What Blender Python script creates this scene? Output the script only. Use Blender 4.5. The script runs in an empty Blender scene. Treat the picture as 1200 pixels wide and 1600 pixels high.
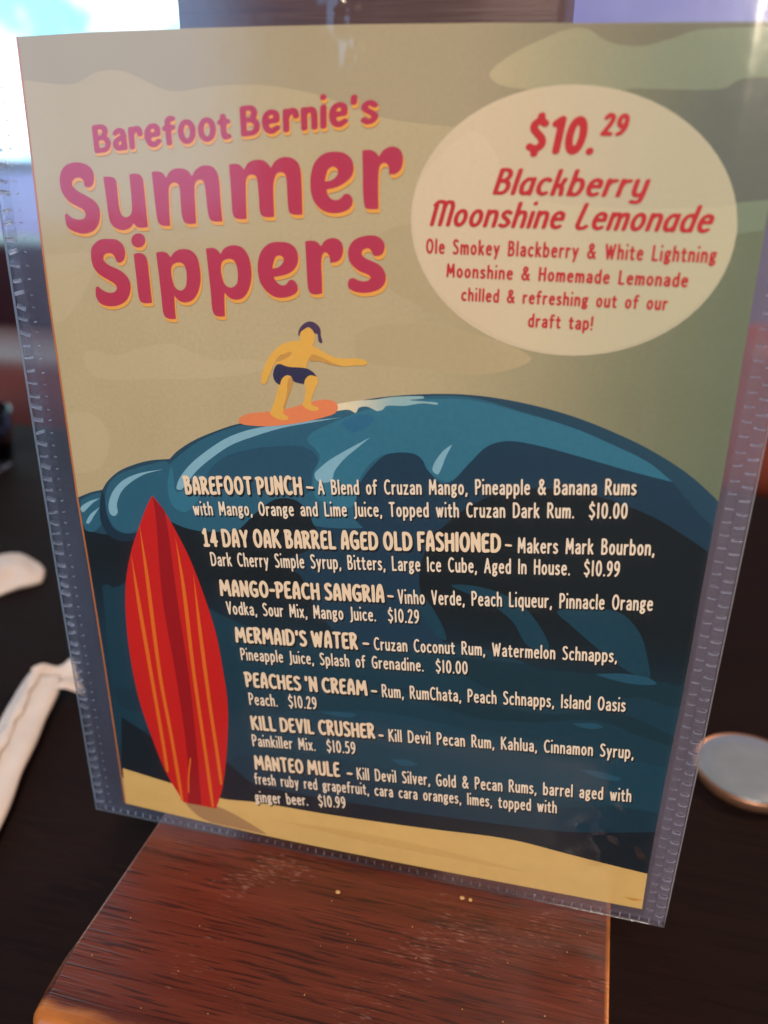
import bpy, bmesh, math, random
import numpy as np
from mathutils import Vector, Matrix
from mathutils.geometry import tessellate_polygon

random.seed(7)
S = bpy.context.scene
COL = S.collection

# ------------------------------------------------------------------ camera
# world: X along the card, Y away from the viewer, Z up, metres; the card stands in the plane y = 0
FPX, CX, CY = 1332.5, 600.0, 800.0            # focal length and centre in 1200x1600 pixels
R = np.array([[0.9685653645211774, 0.24855481783449554, 0.010081526730590342],
              [0.1078585263565153, -0.38309185380734295, -0.9173915030338214],
              [-0.22415992715505548, 0.8896410141611694, -0.3978582573984435]])
CAM = np.array([0.10450091, -0.14875777, 0.15539571])
cam_d = bpy.data.cameras.new('camera'); cam = bpy.data.objects.new('camera', cam_d); COL.objects.link(cam)
cam_d.sensor_fit = 'VERTICAL'; cam_d.sensor_height = 36.0; cam_d.sensor_width = 27.0
cam_d.lens = 36.0 * FPX / 1600.0
cam_d.clip_start = 0.01; cam_d.clip_end = 50
Rb = np.stack([R[0], -R[1], -R[2]], 1)
m4 = Matrix([list(Rb[0]) + [CAM[0]], list(Rb[1]) + [CAM[1]], list(Rb[2]) + [CAM[2]], [0, 0, 0, 1]])
cam.matrix_world = m4
cam_d.dof.use_dof = True; cam_d.dof.focus_distance = 0.172; cam_d.dof.aperture_fstop = 12.5
S.camera = cam

# ------------------------------------------------------------------ world, lamps, exposure
W = bpy.data.worlds.new('World'); S.world = W; W.use_nodes = True
W.node_tree.nodes['Background'].inputs[0].default_value = (0.55, 0.5, 0.62, 1)
W.node_tree.nodes['Background'].inputs[1].default_value = 0.16
S.view_settings.view_transform = 'Standard'; S.view_settings.look = 'None'
S.view_settings.gamma = 1; S.view_settings.exposure = 0
S.render.engine = 'CYCLES'
S.cycles.use_denoising = True
S.cycles.max_bounces = 8; S.cycles.transparent_max_bounces = 16
S.cycles.sample_clamp_indirect = 6.0
S.cycles.caustics_reflective = False; S.cycles.caustics_refractive = False

def lamp(name, loc, target, size, power, colour, size_y=None):
    d = bpy.data.lights.new(name, 'AREA'); d.energy = power; d.color = colour
    if size_y: d.shape = 'RECTANGLE'; d.size = size; d.size_y = size_y
    else: d.shape = 'DISK'; d.size = size
    o = bpy.data.objects.new(name, d); COL.objects.link(o); o.location = loc
    o.rotation_euler = (Vector(target) - Vector(loc)).to_track_quat('-Z', 'Y').to_euler()
    return o
lamp('ceiling_lamp', (0.25, -0.75, 0.95), (0.06, 0, 0.08), 0.30, 13.5, (1.0, 0.90, 0.77))
lamp('ceiling_lamp', (0.8, 0.7, 0.8), (0.15, 0.0, 0.0), 0.16, 7.0, (1.0, 0.66, 0.42))
lamp('veil_light', (-0.50, -0.64, 0.30), (0.0, 0, 0.15), 0.50, 2.2, (0.28, 0.56, 1.0), 0.46)  # added unseen bluish light, mirrored in the sleeve as a veil at upper left

lamp('sparkle_light', (0.34, -0.95, 0.34), (0.08, 0, 0.08), 0.14, 3.2, (1.0, 0.84, 0.62))  # unseen warm light added so the sleeve's crinkles catch sparkles

# ------------------------------------------------------------------ helpers
def ray(x, y):
    return R.T @ np.array([(x - CX) / FPX, (y - CY) / FPX, 1.0])
def at(x, y, axis, val):
    d = ray(x, y); k = (val - CAM[axis]) / d[axis]
    return CAM + k * d
def card(x, y):                      # point of the card plane seen at that place of the photograph
    p = at(x, y, 1, 0.0); return (p[0], p[2])

def link(name, me, m=None, parent=None, kind=None, label=None, cat=None, group=None):
    o = bpy.data.objects.new(name, me); COL.objects.link(o)
    if m and me is not None: me.materials.append(m)
    if parent: o.parent = parent
    for k, v in (('kind', kind), ('label', label), ('category', cat), ('group', group)):
        if v: o[k] = v
    return o
def thing(name, loc, label, cat):
    o = bpy.data.objects.new(name, None); COL.objects.link(o); o.location = loc
    o['label'] = label; o['category'] = cat; o.empty_display_size = 0.01
    bpy.context.view_layer.update()
    return o
def child(name, me, m, parent, **k):
    o = link(name, me, m, parent, **k)
    me.transform(Matrix.Translation(-parent.location)) if not k.get('keep') else None
    return o
def shade(me, smooth=True):
    me.polygons.foreach_set('use_smooth', [smooth] * len(me.polygons))
def mesh(name, v, f):
    me = bpy.data.meshes.new(name); me.from_pydata(v, [], f); me.update(); return me

# ------------------------------------------------------------------ materials
def mat(name):
    m = bpy.data.materials.new(name); m.use_nodes = True
    nt = m.node_tree; nt.nodes.clear()
    out = nt.nodes.new('ShaderNodeOutputMaterial')
    return m, nt, out
def N(nt, t, **k):
    n = nt.nodes.new(t)
    for a, b in k.items(): setattr(n, a, b)
    return n
def srgb(r, g, b):
    def c(v):
        v /= 255.0
        return v / 12.92 if v <= 0.04045 else ((v + 0.055) / 1.055) ** 2.4
    return (c(r), c(g), c(b), 1.0)
PG = 1.0
def ink(name, rgb, var=0.06, scale=900, rgb2=None, ramp_axis=None, lo=0, hi=1):
    """printed ink: flat colour with fine paper grain; optional printed blend to a second colour"""
    m, nt, out = mat(name)
    p = N(nt, 'ShaderNodeBsdfPrincipled'); nt.links.new(p.outputs[0], out.inputs[0])
    p.inputs['Roughness'].default_value = 0.55; p.inputs['Specular IOR Level'].default_value = 0.25
    g = N(nt, 'ShaderNodeNewGeometry')
    nz = N(nt, 'ShaderNodeTexNoise'); nz.inputs['Scale'].default_value = scale; nz.inputs['Detail'].default_value = 2
    nt.links.new(g.outputs['Position'], nz.inputs['Vector'])
    nz2 = N(nt, 'ShaderNodeTexNoise'); nz2.inputs['Scale'].default_value = 45; nz2.inputs['Detail'].default_value = 4
    nt.links.new(g.outputs['Position'], nz2.inputs['Vector'])
    ad = N(nt, 'ShaderNodeMath', operation='ADD'); nt.links.new(nz.outputs[0], ad.inputs[0]); nt.links.new(nz2.outputs[0], ad.inputs[1])
    mr = N(nt, 'ShaderNodeMapRange'); mr.inputs[1].default_value = 0.6; mr.inputs[2].default_value = 1.4
    mr.inputs[3].default_value = 1 - var; mr.inputs[4].default_value = 1 + var
    nt.links.new(ad.outputs[0], mr.inputs[0])
    hs = N(nt, 'ShaderNodeVectorMath', operation='SCALE')
    nt.links.new(mr.outputs[0], hs.inputs['Scale'])
    if rgb2:
        sx = N(nt, 'ShaderNodeSeparateXYZ'); nt.links.new(g.outputs['Position'], sx.inputs[0])
        r2 = N(nt, 'ShaderNodeMapRange', interpolation_type='SMOOTHSTEP'); r2.inputs[1].default_value = lo; r2.inputs[2].default_value = hi
        nt.links.new(sx.outputs[ramp_axis], r2.inputs[0])
        mx = N(nt, 'ShaderNodeMix', data_type='RGBA'); nt.links.new(r2.outputs[0], mx.inputs[0])
        mx.inputs[6].default_value = srgb(*rgb); mx.inputs[7].default_value = srgb(*rgb2)
        nt.links.new(mx.outputs[2], hs.inputs[0])
    else:
        c = srgb(*rgb); hs.inputs[0].default_value = c[:3]
    nt.links.new(hs.outputs[0], p.inputs['Base Color'])
    return m

def plastic(name, haze, haze_col=(0.75, 0.77, 0.95), rough=0.06, bump=0.0, tint=0.96, gl=1.0, trans=True):
    m, nt, out = mat(name)
    t = N(nt, 'ShaderNodeBsdfTransparent'); t.inputs[0].default_value = (tint, tint, tint, 1)
    g = N(nt, 'ShaderNodeBsdfGlossy'); g.inputs['Roughness'].default_value = rough; g.inputs[0].default_value = (gl, gl, gl, 1)
    fr = N(nt, 'ShaderNodeFresnel'); bf = N(nt, 'ShaderNodeNewGeometry')      # a thin film reflects alike from both sides
    io = N(nt, 'ShaderNodeMapRange'); io.inputs[3].default_value = 1.45; io.inputs[4].default_value = 1 / 1.45
    nt.links.new(bf.outputs['Backfacing'], io.inputs[0]); nt.links.new(io.outputs[0], fr.inputs[0])
    d = N(nt, 'ShaderNodeBsdfTranslucent' if trans else 'ShaderNodeBsdfDiffuse'); d.inputs[0].default_value = (*haze_col, 1)
    f2 = N(nt, 'ShaderNodeMath', operation='MULTIPLY', use_clamp=True); f2.inputs[1].default_value = 1.6; nt.links.new(fr.outputs[0], f2.inputs[0])   # two faces
    m1 = N(nt, 'ShaderNodeMixShader'); nt.links.new(f2.outputs[0], m1.inputs[0]); nt.links.new(t.outputs[0], m1.inputs[1]); nt.links.new(g.outputs[0], m1.inputs[2])
    m2 = N(nt, 'ShaderNodeMixShader'); nt.links.new(m1.outputs[0], m2.inputs[1]); nt.links.new(d.outputs[0], m2.inputs[2])
    ge = N(nt, 'ShaderNodeNewGeometry')
    nz = N(nt, 'ShaderNodeTexNoise'); nz.inputs['Scale'].default_value = 30; nz.inputs['Detail'].default_value = 5
    mp = N(nt, 'ShaderNodeMapping'); mp.inputs['Scale'].default_value = (2.2, 1, 0.5)
    nt.links.new(ge.outputs['Position'], mp.inputs[0]); nt.links.new(mp.outputs[0], nz.inputs['Vector'])
    mr = N(nt, 'ShaderNodeMapRange'); mr.inputs[1].default_value = 0.3; mr.inputs[2].default_value = 0.7
    mr.inputs[3].default_value = haze * 0.6; mr.inputs[4].default_value = haze * 1.4
    nt.links.new(nz.outputs[0], mr.inputs[0]); nt.links.new(mr.outputs[0], m2.inputs[0])
    if bump:
        b = N(nt, 'ShaderNodeBump'); b.inputs['Strength'].default_value = bump; b.inputs['Distance'].default_value = 0.0005
        n2 = N(nt, 'ShaderNodeTexNoise'); n2.inputs['Scale'].default_value = 160; n2.inputs['Detail'].default_value = 3
        nt.links.new(ge.outputs['Position'], n2.inputs['Vector']); nt.links.new(n2.outputs[0], b.inputs['Height'])
        nt.links.new(b.outputs[0], g.inputs['Normal'])
    nt.links.new(m2.outputs[0], out.inputs[0])
    return m

def wood(name, dark, mid, light, wear, rough=0.32, scale=1.0, worn=True, coat=0.15, spec=0.4, porek=0.75):
    m, nt, out = mat(name)
    p = N(nt, 'ShaderNodeBsdfPrincipled'); nt.links.new(p.outputs[0], out.inputs[0])
    g = N(nt, 'ShaderNodeNewGeometry')
    def nse(sc, mapping, detail=6, rough_=0.55, dist=0.0):
        mp = N(nt, 'ShaderNodeMapping'); mp.inputs['Scale'].default_value = mapping; mp.inputs['Rotation'].default_value = (0, 0, 0.03)
        nt.links.new(g.outputs['Position'], mp.inputs[0])
        n = N(nt, 'ShaderNodeTexNoise'); n.inputs['Scale'].default_value = sc * scale; n.inputs['Detail'].default_value = detail
        n.inputs['Roughness'].default_value = rough_; n.inputs['Distortion'].default_value = dist
        nt.links.new(mp.outputs[0], n.inputs['Vector']); return n
    broad = nse(22, (0.35, 1, 1), 4, 0.5, 0.6)
    grain = nse(420, (0.022, 1, 1), 5, 0.7, 0.15)
    pore = nse(1700, (0.05, 1, 1), 2, 0.4)
    ramp = N(nt, 'ShaderNodeValToRGB'); e = ramp.color_ramp.elements
    e[0].position = 0.32; e[0].color = dark; e[1].position = 0.7; e[1].color = light
    em = ramp.color_ramp.elements.new(0.5); em.color = mid
    ad = N(nt, 'ShaderNodeMath', operation='MULTIPLY_ADD'); nt.links.new(grain.outputs[0], ad.inputs[0]); ad.inputs[1].default_value = 0.55
    ml = N(nt, 'ShaderNodeMath', operation='MULTIPLY'); nt.links.new(broad.outputs[0], ml.inputs[0]); ml.inputs[1].default_value = 0.40
    nt.links.new(ml.outputs[0], ad.inputs[2]); nt.links.new(ad.outputs[0], ramp.inputs[0])
    pr = N(nt, 'ShaderNodeMapRange'); pr.inputs[1].default_value = 0.575; pr.inputs[2].default_value = 0.63
    pr.inputs[3].default_value = 0.0; pr.inputs[4].default_value = porek; nt.links.new(pore.outputs[0], pr.inputs[0])
    mx = N(nt, 'ShaderNodeMix', data_type='RGBA'); nt.links.new(pr.outputs[0], mx.inputs[0]); nt.links.new(ramp.outputs[0], mx.inputs[6])
    mx.inputs[7].default_value = tuple(c * 0.35 for c in dark[:3]) + (1,)
    col = mx.outputs[2]
    # worn, paler scratches
    sc = nse(2200, (0.16, 1, 1), 2, 0.6); patch = nse(34, (1, 1, 1), 4)
    sm = N(nt, 'ShaderNodeMath', operation='MULTIPLY'); nt.links.new(sc.outputs[0], sm.inputs[0]); nt.links.new(patch.outputs[0], sm.inputs[1])
    sr = N(nt, 'ShaderNodeMapRange'); sr.inputs[1].default_value = 0.35; sr.inputs[2].default_value = 0.46; sr.inputs[4].default_value = 0.75
    nt.links.new(sm.outputs[0], sr.inputs[0])
    mx2 = N(nt, 'ShaderNodeMix', data_type='RGBA'); nt.links.new(sr.outputs[0], mx2.inputs[0]); nt.links.new(col, mx2.inputs[6]); mx2.inputs[7].default_value = wear
    col = mx2.outputs[2]
    if worn:     # stain rubbed off the edges, where the pale wood shows
        sx = N(nt, 'ShaderNodeSeparateXYZ'); nt.links.new(g.outputs['Position'], sx.inputs[0])
        ey = N(nt, 'ShaderNodeMapRange'); ey.inputs[1].default_value = -0.0485; ey.inputs[2].default_value = -0.0515
        en = nse(90, (0.4, 1, 1), 4); em_ = N(nt, 'ShaderNodeMath', operation='MULTIPLY_ADD'); em_.inputs[1].default_value = 0.014
        nt.links.new(en.outputs[0], em_.inputs[0]); es = N(nt, 'ShaderNodeMath', operation='ADD'); es.inputs[1].default_value = -0.007
        nt.links.new(sx.outputs[1], es.inputs[0]); nt.links.new(es.outputs[0], em_.inputs[2]); nt.links.new(em_.outputs[0], ey.inputs[0])
        ex = N(nt, 'ShaderNodeMapRange'); ex.inputs[1].default_value = 0.1196; ex.inputs[2].default_value = 0.1205; nt.links.new(sx.outputs[0], ex.inputs[0])
        exl = N(nt, 'ShaderNodeMapRange'); exl.inputs[1].default_value = 0.0097; exl.inputs[2].default_value = 0.0089; exl.inputs[4].default_value = 0.35; nt.links.new(sx.outputs[0], exl.inputs[0])
        mxa = N(nt, 'ShaderNodeMath', operation='MAXIMUM'); nt.links.new(ey.outputs[0], mxa.inputs[0]); nt.links.new(ex.outputs[0], mxa.inputs[1])
        mxc = N(nt, 'ShaderNodeMath', operation='MAXIMUM'); nt.links.new(mxa.outputs[0], mxc.inputs[0]); nt.links.new(exl.outputs[0], mxc.inputs[1])
        wn = nse(60, (0.35, 1, 1), 5)
        wr = N(nt, 'ShaderNodeMapRange'); wr.inputs[1].default_value = 0.25; wr.inputs[2].default_value = 0.5; nt.links.new(wn.outputs[0], wr.inputs[0])
        mm = N(nt, 'ShaderNodeMath', operation='MULTIPLY'); nt.links.new(mxc.outputs[0], mm.inputs[0]); nt.links.new(wr.outputs[0], mm.inputs[1])
        mx3 = N(nt, 'ShaderNodeMix', data_type='RGBA'); nt.links.new(mm.outputs[0], mx3.inputs[0]); nt.links.new(col, mx3.inputs[6])
        mx3.inputs[7].default_value = srgb(196, 116, 50); col = mx3.outputs[2]
    nt.links.new(col, p.inputs['Base Color'])
    rr = N(nt, 'ShaderNodeMapRange'); rr.inputs[3].default_value = rough - 0.1; rr.inputs[4].default_value = rough + 0.25
    nt.links.new(grain.outputs[0], rr.inputs[0]); nt.links.new(rr.outputs[0], p.inputs['Roughness'])
    p.inputs['Specular IOR Level'].default_value = spec
    p.inputs['Coat Weight'].default_value = coat; p.inputs['Coat Roughness'].default_value = 0.25
    b = N(nt, 'ShaderNodeBump'); b.inputs['Strength'].default_value = 0.5; b.inputs['Distance'].default_value = 0.0003
    ba = N(nt, 'ShaderNodeMath', operation='ADD'); nt.links.new(grain.outputs[0], ba.inputs[0]); nt.links.new(pore.outputs[0], ba.inputs[1])
    nt.links.new(ba.outputs[0], b.inputs['Height']); nt.links.new(b.outputs[0], p.inputs['Normal']); nt.links.new(b.outputs[0], p.inputs['Coat Normal'])
    return m

def plain(name, rgb, rough=0.5, metal=0.0, var=0.1, scale=60, bump=0.0, spec=0.5, trans=0.0):
    m, nt, out = mat(name)
    p = N(nt, 'ShaderNodeBsdfPrincipled'); nt.links.new(p.outputs[0], out.inputs[0])
    tc = N(nt, 'ShaderNodeTexCoord')
    n = N(nt, 'ShaderNodeTexNoise'); n.inputs['Scale'].default_value = scale; n.inputs['Detail'].default_value = 5
    nt.links.new(tc.outputs['Object'], n.inputs['Vector'])
    mr = N(nt, 'ShaderNodeMapRange'); mr.inputs[1].default_value = 0.3; mr.inputs[2].default_value = 0.7
    mr.inputs[3].default_value = 1 - var; mr.inputs[4].default_value = 1 + var; nt.links.new(n.outputs[0], mr.inputs[0])
    hs = N(nt, 'ShaderNodeVectorMath', operation='SCALE'); hs.inputs[0].default_value = srgb(*rgb)[:3]; nt.links.new(mr.outputs[0], hs.inputs['Scale'])
    nt.links.new(hs.outputs[0], p.inputs['Base Color'])
    p.inputs['Roughness'].default_value = rough; p.inputs['Metallic'].default_value = metal; p.inputs['Specular IOR Level'].default_value = spec
    p.inputs['Transmission Weight'].default_value = trans
    if bump:
        b = N(nt, 'ShaderNodeBump'); b.inputs['Strength'].default_value = bump; b.inputs['Distance'].default_value = 0.0006
        nt.links.new(n.outputs[0], b.inputs['Height']); nt.links.new(b.outputs[0], p.inputs['Normal'])
    return m

def glow(name, c1, c2, strength, scale=3.0):
    """daylight seen through a window, also the added strip below one"""
    m, nt, out = mat(name)
    e = N(nt, 'ShaderNodeEmission'); nt.links.new(e.outputs[0], out.inputs[0]); e.inputs[1].default_value = strength
    tc = N(nt, 'ShaderNodeTexCoord'); n = N(nt, 'ShaderNodeTexNoise'); n.inputs['Scale'].default_value = scale; n.inputs['Detail'].default_value = 4
    nt.links.new(tc.outputs['Object'], n.inputs['Vector'])
    r = N(nt, 'ShaderNodeValToRGB'); r.color_ramp.elements[0].position = 0.42; r.color_ramp.elements[0].color = (*c1, 1)
    r.color_ramp.elements[1].position = 0.56; r.color_ramp.elements[1].color = (*c2, 1)
    nt.links.new(n.outputs[0], r.inputs[0]); nt.links.new(r.outputs[0], e.inputs[0])
    return m

# ------------------------------------------------------------------ the room beyond and the table
ZT = -0.0335                              # table top
def box(name, x0, x1, y0, y1, z0, z1, bevel=0.0, seg=2):
    bm = bmesh.new(); bmesh.ops.create_cube(bm, size=1)
    for v in bm.verts:
        v.co = Vector((x0 if v.co.x < 0 else x1, y0 if v.co.y < 0 else y1, z0 if v.co.z < 0 else z1))
    if bevel: bmesh.ops.bevel(bm, geom=bm.edges[:], offset=bevel, segments=seg, profile=0.5, affect='EDGES')
    me = bpy.data.meshes.new(name); bm.to_mesh(me); bm.free(); shade(me, bool(bevel)); return me

table_m = wood('dark_table_varnish', srgb(24, 15, 15), srgb(30, 19, 18), srgb(35, 22, 20), srgb(38, 25, 23), rough=0.75, scale=0.35, worn=False, coat=0.0, spec=0.05, porek=0.2)
tb = thing('dining_table', (0.0, 0.0, ZT), 'dark stained wooden table under the wooden menu stand', 'table')
child('table_top', box('table_top', -0.75, 0.75, -0.75, 0.36, ZT - 0.03, ZT, 0.004), table_m, tb)
for sx in (-0.68, 0.68):
    for sy in (-0.68, 0.29):
        child('leg', box('leg', sx - 0.03, sx + 0.03, sy - 0.03, sy + 0.03, -0.76, ZT - 0.0302, 0.003), table_m, tb)
fm = plain('floor_tile', (70, 58, 52), 0.6, scale=4)
link('floor', box('floor', -3, 3, -1.5, 1.9, -0.80, -0.76), fm, kind='structure')
wall_m = plain('painted_wall', (150, 150, 190), 0.8, scale=3)
WY = 1.5
wl = link('wall', box('wall', -3, 3, WY, WY + 0.08, -0.759, -0.081), wall_m, kind='structure')
def window(x0, x1, z0, z1, gm, label):
    w = thing('window', ((x0 + x1) / 2, WY, z0), label, 'window')
    fr = plain('window_frame_paint', (205, 205, 215), 0.5)
    t = 0.012
    for a in ((x0, x1, z0, z0 + t), (x0, x1, z1 - t, z1), (x0, x0 + t, z0 + t, z1 - t), (x1 - t, x1, z0 + t, z1 - t)):
        child('frame', box('frame', a[0], a[1], WY - 0.01, WY + 0.05, a[2], a[3], 0.002), fr, w)
    child('pane', box('pane', x0 + t, x1 - t, WY + 0.015, WY + 0.02, z0 + t, z1 - t), gm, w)
bright = glow('bright_daylight', (0.22, 0.75, 1.0), (0.9, 1.0, 1.0), 3.0, 5)
soft = glow('lavender_glow', (0.33, 0.35, 0.78), (0.42, 0.44, 0.85), 0.9, 3)
window(-2.6, -0.45, 0.101, 1.3, bright, 'bright daylit window behind the upper left corner of the menu')
window(-2.6, -0.45, -0.08, 0.100, soft, 'low lavender glowing strip added under the bright window at the left')  # added emitter that carries the lavender fade below the real window
link('wall', box('wall', -0.4, 3, WY, WY + 0.08, -0.080, 0.159), wall_m, kind='structure')
link('wall', box('wall', 0.621, 3, WY, WY + 0.08, 0.160, 1.4), wall_m, kind='structure')
window(-0.20, 0.62, 0.16, 0.62, soft, 'dim lavender window right of the wooden post')

vinyl = plain('plum_vinyl', (60, 32, 42), 0.45, var=0.2, scale=7, bump=0.3)
vinyl2 = plain('brown_red_vinyl', (140, 62, 46), 0.5, var=0.15, scale=9, bump=0.3)
bt = thing('booth_seat', (0.0, 0.62, -0.76), 'plum and reddish brown vinyl booth seat beyond the far edge of the table', 'booth seat')
child('backrest', box('backrest', -1.3, 0.12, 0.72, 0.86, -0.40, 0.045, 0.03, 4), vinyl, bt)
child('cushion', box('cushion', -1.3, 0.12, 0.50, 0.712, -0.42, -0.035, 0.05, 6), plain('dusty_brown_vinyl', (112, 62, 60), 0.5, var=0.2, scale=8, bump=0.3), bt)
child('plinth', box('plinth', -1.28, 0.10, 0.44, 0.84, -0.7599, -0.421), vinyl, bt)
ch = thing('chair', (0.42, 0.6, -0.76), 'reddish padded chair back beyond the table to the right of the menu', 'chair')
child('backrest', box('backrest', 0.20, 0.66, 0.56, 0.62, -0.12, 0.025, 0.025, 4), vinyl2, ch)
child('seat', box('seat', 0.20, 0.66, 0.62, 1.02, -0.32, -0.26, 0.02, 3), vinyl2, ch)
legm = plain('dark_wood', (60, 38, 30), 0.5)
for x in (0.23, 0.63):
    child('leg', box('leg', x - 0.015, x + 0.015, 0.585, 0.615, -0.7599, -0.119), legm, ch)
    child('leg', box('leg', x - 0.015, x + 0.015, 0.97, 1.00, -0.7599, -0.3195), legm, ch)

# ------------------------------------------------------------------ wooden stand
stand = thing('menu_stand', (0.065, 0.0, ZT), 'reddish brown wooden menu stand with worn edges on the dark table', 'menu stand')
stain = wood('red_brown_stain', srgb(64, 24, 15), srgb(96, 38, 23), srgb(118, 50, 31), srgb(150, 104, 94))
def block():
    bm = bmesh.new(); bmesh.ops.create_cube(bm, size=1)
    x0, x1, y0, y1, z0, z1 = 0.0088, 0.1207, -0.0555, 0.058, ZT, -0.0037
    for v in bm.verts:
        v.co = Vector((x0 if v.co.x < 0 else x1, y0 if v.co.y < 0 else y1, z0 if v.co.z < 0 else z1))
    def sel(t):
        r = []
        for e in bm.edges:
            a, b = e.verts[0].co, e.verts[1].co
            if t(a) and t(b): r.append(e)
        return r
    up = [e for e in bm.edges if abs(e.verts[0].co.z - e.verts[1].co.z) > 0.01 and e.verts[0].co.y < 0]
    bmesh.ops.bevel(bm, geom=up, offset=0.004, segments=5, profile=0.5, affect='EDGES')
    fr = [e for e in bm.edges if all(v.co.z > z1 - 1e-6 and v.co.y < y0 + 0.0042 for v in e.verts)]
    bmesh.ops.bevel(bm, geom=fr, offset=0.0026, segments=5, profile=0.5, affect='EDGES')
    rest = [e for e in bm.edges if all(v.co.z > z1 - 1e-6 for v in e.verts) and abs(e.verts[0].co.y - e.verts[1].co.y) > 0.05]
    bmesh.ops.bevel(bm, geom=rest, offset=0.0007, segments=2, profile=0.5, affect='EDGES')
    me = bpy.data.meshes.new('base_block'); bm.to_mesh(me); bm.free(); shade(me, True)
    return me
bo = child('base_block', block(), stain, stand)
for p in bo.data.polygons: p.use_smooth = p.area < 0.0004
child('upright_post', box('upright_post', 0.0246, 0.0930, 0.012, 0.040, -0.00368, 0.330, 0.0012), 
      wood('dull_post_stain', srgb(70, 46, 42), srgb(104, 74, 66), srgb(128, 92, 80), srgb(140, 110, 100), rough=0.4, porek=0.25), stand)
# ------------------------------------------------------------------ the printed card
LE = np.array([(28, 57), (48, 220), (62, 340), (78, 467), (100, 620), (123, 783), (140, 883), (165, 1040), (197, 1255)], float)
RE = np.array([(1250, 33), (1235, 140), (1215, 260), (1191, 385), (1171, 500), (1150, 625), (1129, 750), (1100, 900), (1070, 1070), (1050, 1165), (1012, 1362), (1003, 1420)], float)
TE = [(28, 57), (140, 50), (275, 45), (420, 41), (560, 38), (750, 36), (900, 36), (1250, 33)]
BE = [(1003, 1420), (800, 1381), (600, 1343), (400, 1302), (197, 1255)]
def clampx(p):
    x, y = p
    yl = min(max(y, 57), 1255); yr = min(max(y, 33), 1420)
    lo = np.interp(yl, LE[:, 1], LE[:, 0]); hi = np.interp(yr, RE[:, 1], RE[:, 0])
    return (min(max(x, lo), hi), y)
def smooth_closed(pts, n=6):
    """closed curve through the points; a point with a third entry is a corner"""
    out = []; L = len(pts)
    P = [np.array(p[:2], float) for p in pts]; K = [len(p) > 2 for p in pts]
    for i in range(L):
        p1, p2 = P[i], P[(i + 1) % L]
        p0 = P[i - 1] if not K[i] else p1 - (p2 - p1)
        p3 = P[(i + 2) % L] if not K[(i + 1) % L] else p2 + (p2 - p1)
        # centripetal-like tangents limited by the span
        d = np.linalg.norm(p2 - p1) + 1e-9
        a, b = np.linalg.norm(p1 - p0) + 1e-9, np.linalg.norm(p3 - p2) + 1e-9
        t1 = (p2 - p0) / (a + d) * d; t2 = (p3 - p1) / (b + d) * d
        for k in range(n):
            u = k / n; h = (2*u**3 - 3*u**2 + 1, u**3 - 2*u**2 + u, -2*u**3 + 3*u**2, u**3 - u**2)
            out.append(h[0]*p1 + h[1]*t1 + h[2]*p2 + h[3]*t2)
    return out
LAYER = [0]
PITCH = 1.3e-6
paper = thing('menu_card', (0.0635, 0.0, 0.0), 'printed summer drinks menu card with a blue wave inside the clear sleeve', 'menu')
def flat(name, loops, m, layer, parent=None, clamp=True, dx=0, dz=0, label=None):
    """loops: first outline then holes, in photograph pixels -> an ink film on the card"""
    V = []; F = []; 
    L3 = []
    for lp in loops:
        q = [card(*(clampx(p) if clamp else p)) for p in lp]
        L3.append([Vector((a + dx, 0, b + dz)) for a, b in q])
    L2 = [[Vector((v.x, v.z, 0)) for v in l] for l in L3]
    tris = tessellate_polygon(L2)
    allv = [v for l in L3 for v in l]
    LAYER[0] += 1; y = -PITCH * (layer * 4 + LAYER[0] % 4)
    for v in allv: V.append((v.x, y, v.z))
    for t in tris:
        a, b, c = (allv[i] for i in t)
        s = (b.x - a.x) * (c.z - a.z) - (b.z - a.z) * (c.x - a.x)
        if abs(s) < 1e-13: continue
        F.append(tuple(t) if s > 0 else tuple(reversed(t)))
    return child(name, mesh(name, V, F), m, parent or paper, label=label)
def art(name, pts, m, layer, holes=(), n=6, **k):
    return flat(name, [smooth_closed(pts, n)] + [smooth_closed(h, n) for h in holes], m, layer, **k)

# stock
outl = TE[:-1] + [tuple(p) for p in RE] + BE[1:-1] + [tuple(p) for p in LE[::-1]][:-1]
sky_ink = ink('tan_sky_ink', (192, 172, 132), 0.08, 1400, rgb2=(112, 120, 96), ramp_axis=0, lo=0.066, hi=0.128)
flat('sky_print', [outl], sky_ink, 0)
pv = [card(*p) for p in outl]
back = ink('backlit_edge_paper', (190, 112, 60), 0.08)  # orange puts the backlit rim of the paper's edge into the colour
bv = [(a, 0.0004, b) for a, b in pv] + [(a, 0.0001, b) for a, b in pv]
cxm = 0.0635
bv = [(x - 0.0005 if x < cxm else x, y, z) for x, y, z in bv]
n_ = len(pv)
child('backing_sheet', mesh('backing_sheet', bv, [tuple(range(n_)), tuple(range(2*n_-1, n_-1, -1))] + [(i, (i+1) % n_, n_+(i+1) % n_, n_+i) for i in range(n_)]), back, paper)

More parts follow.
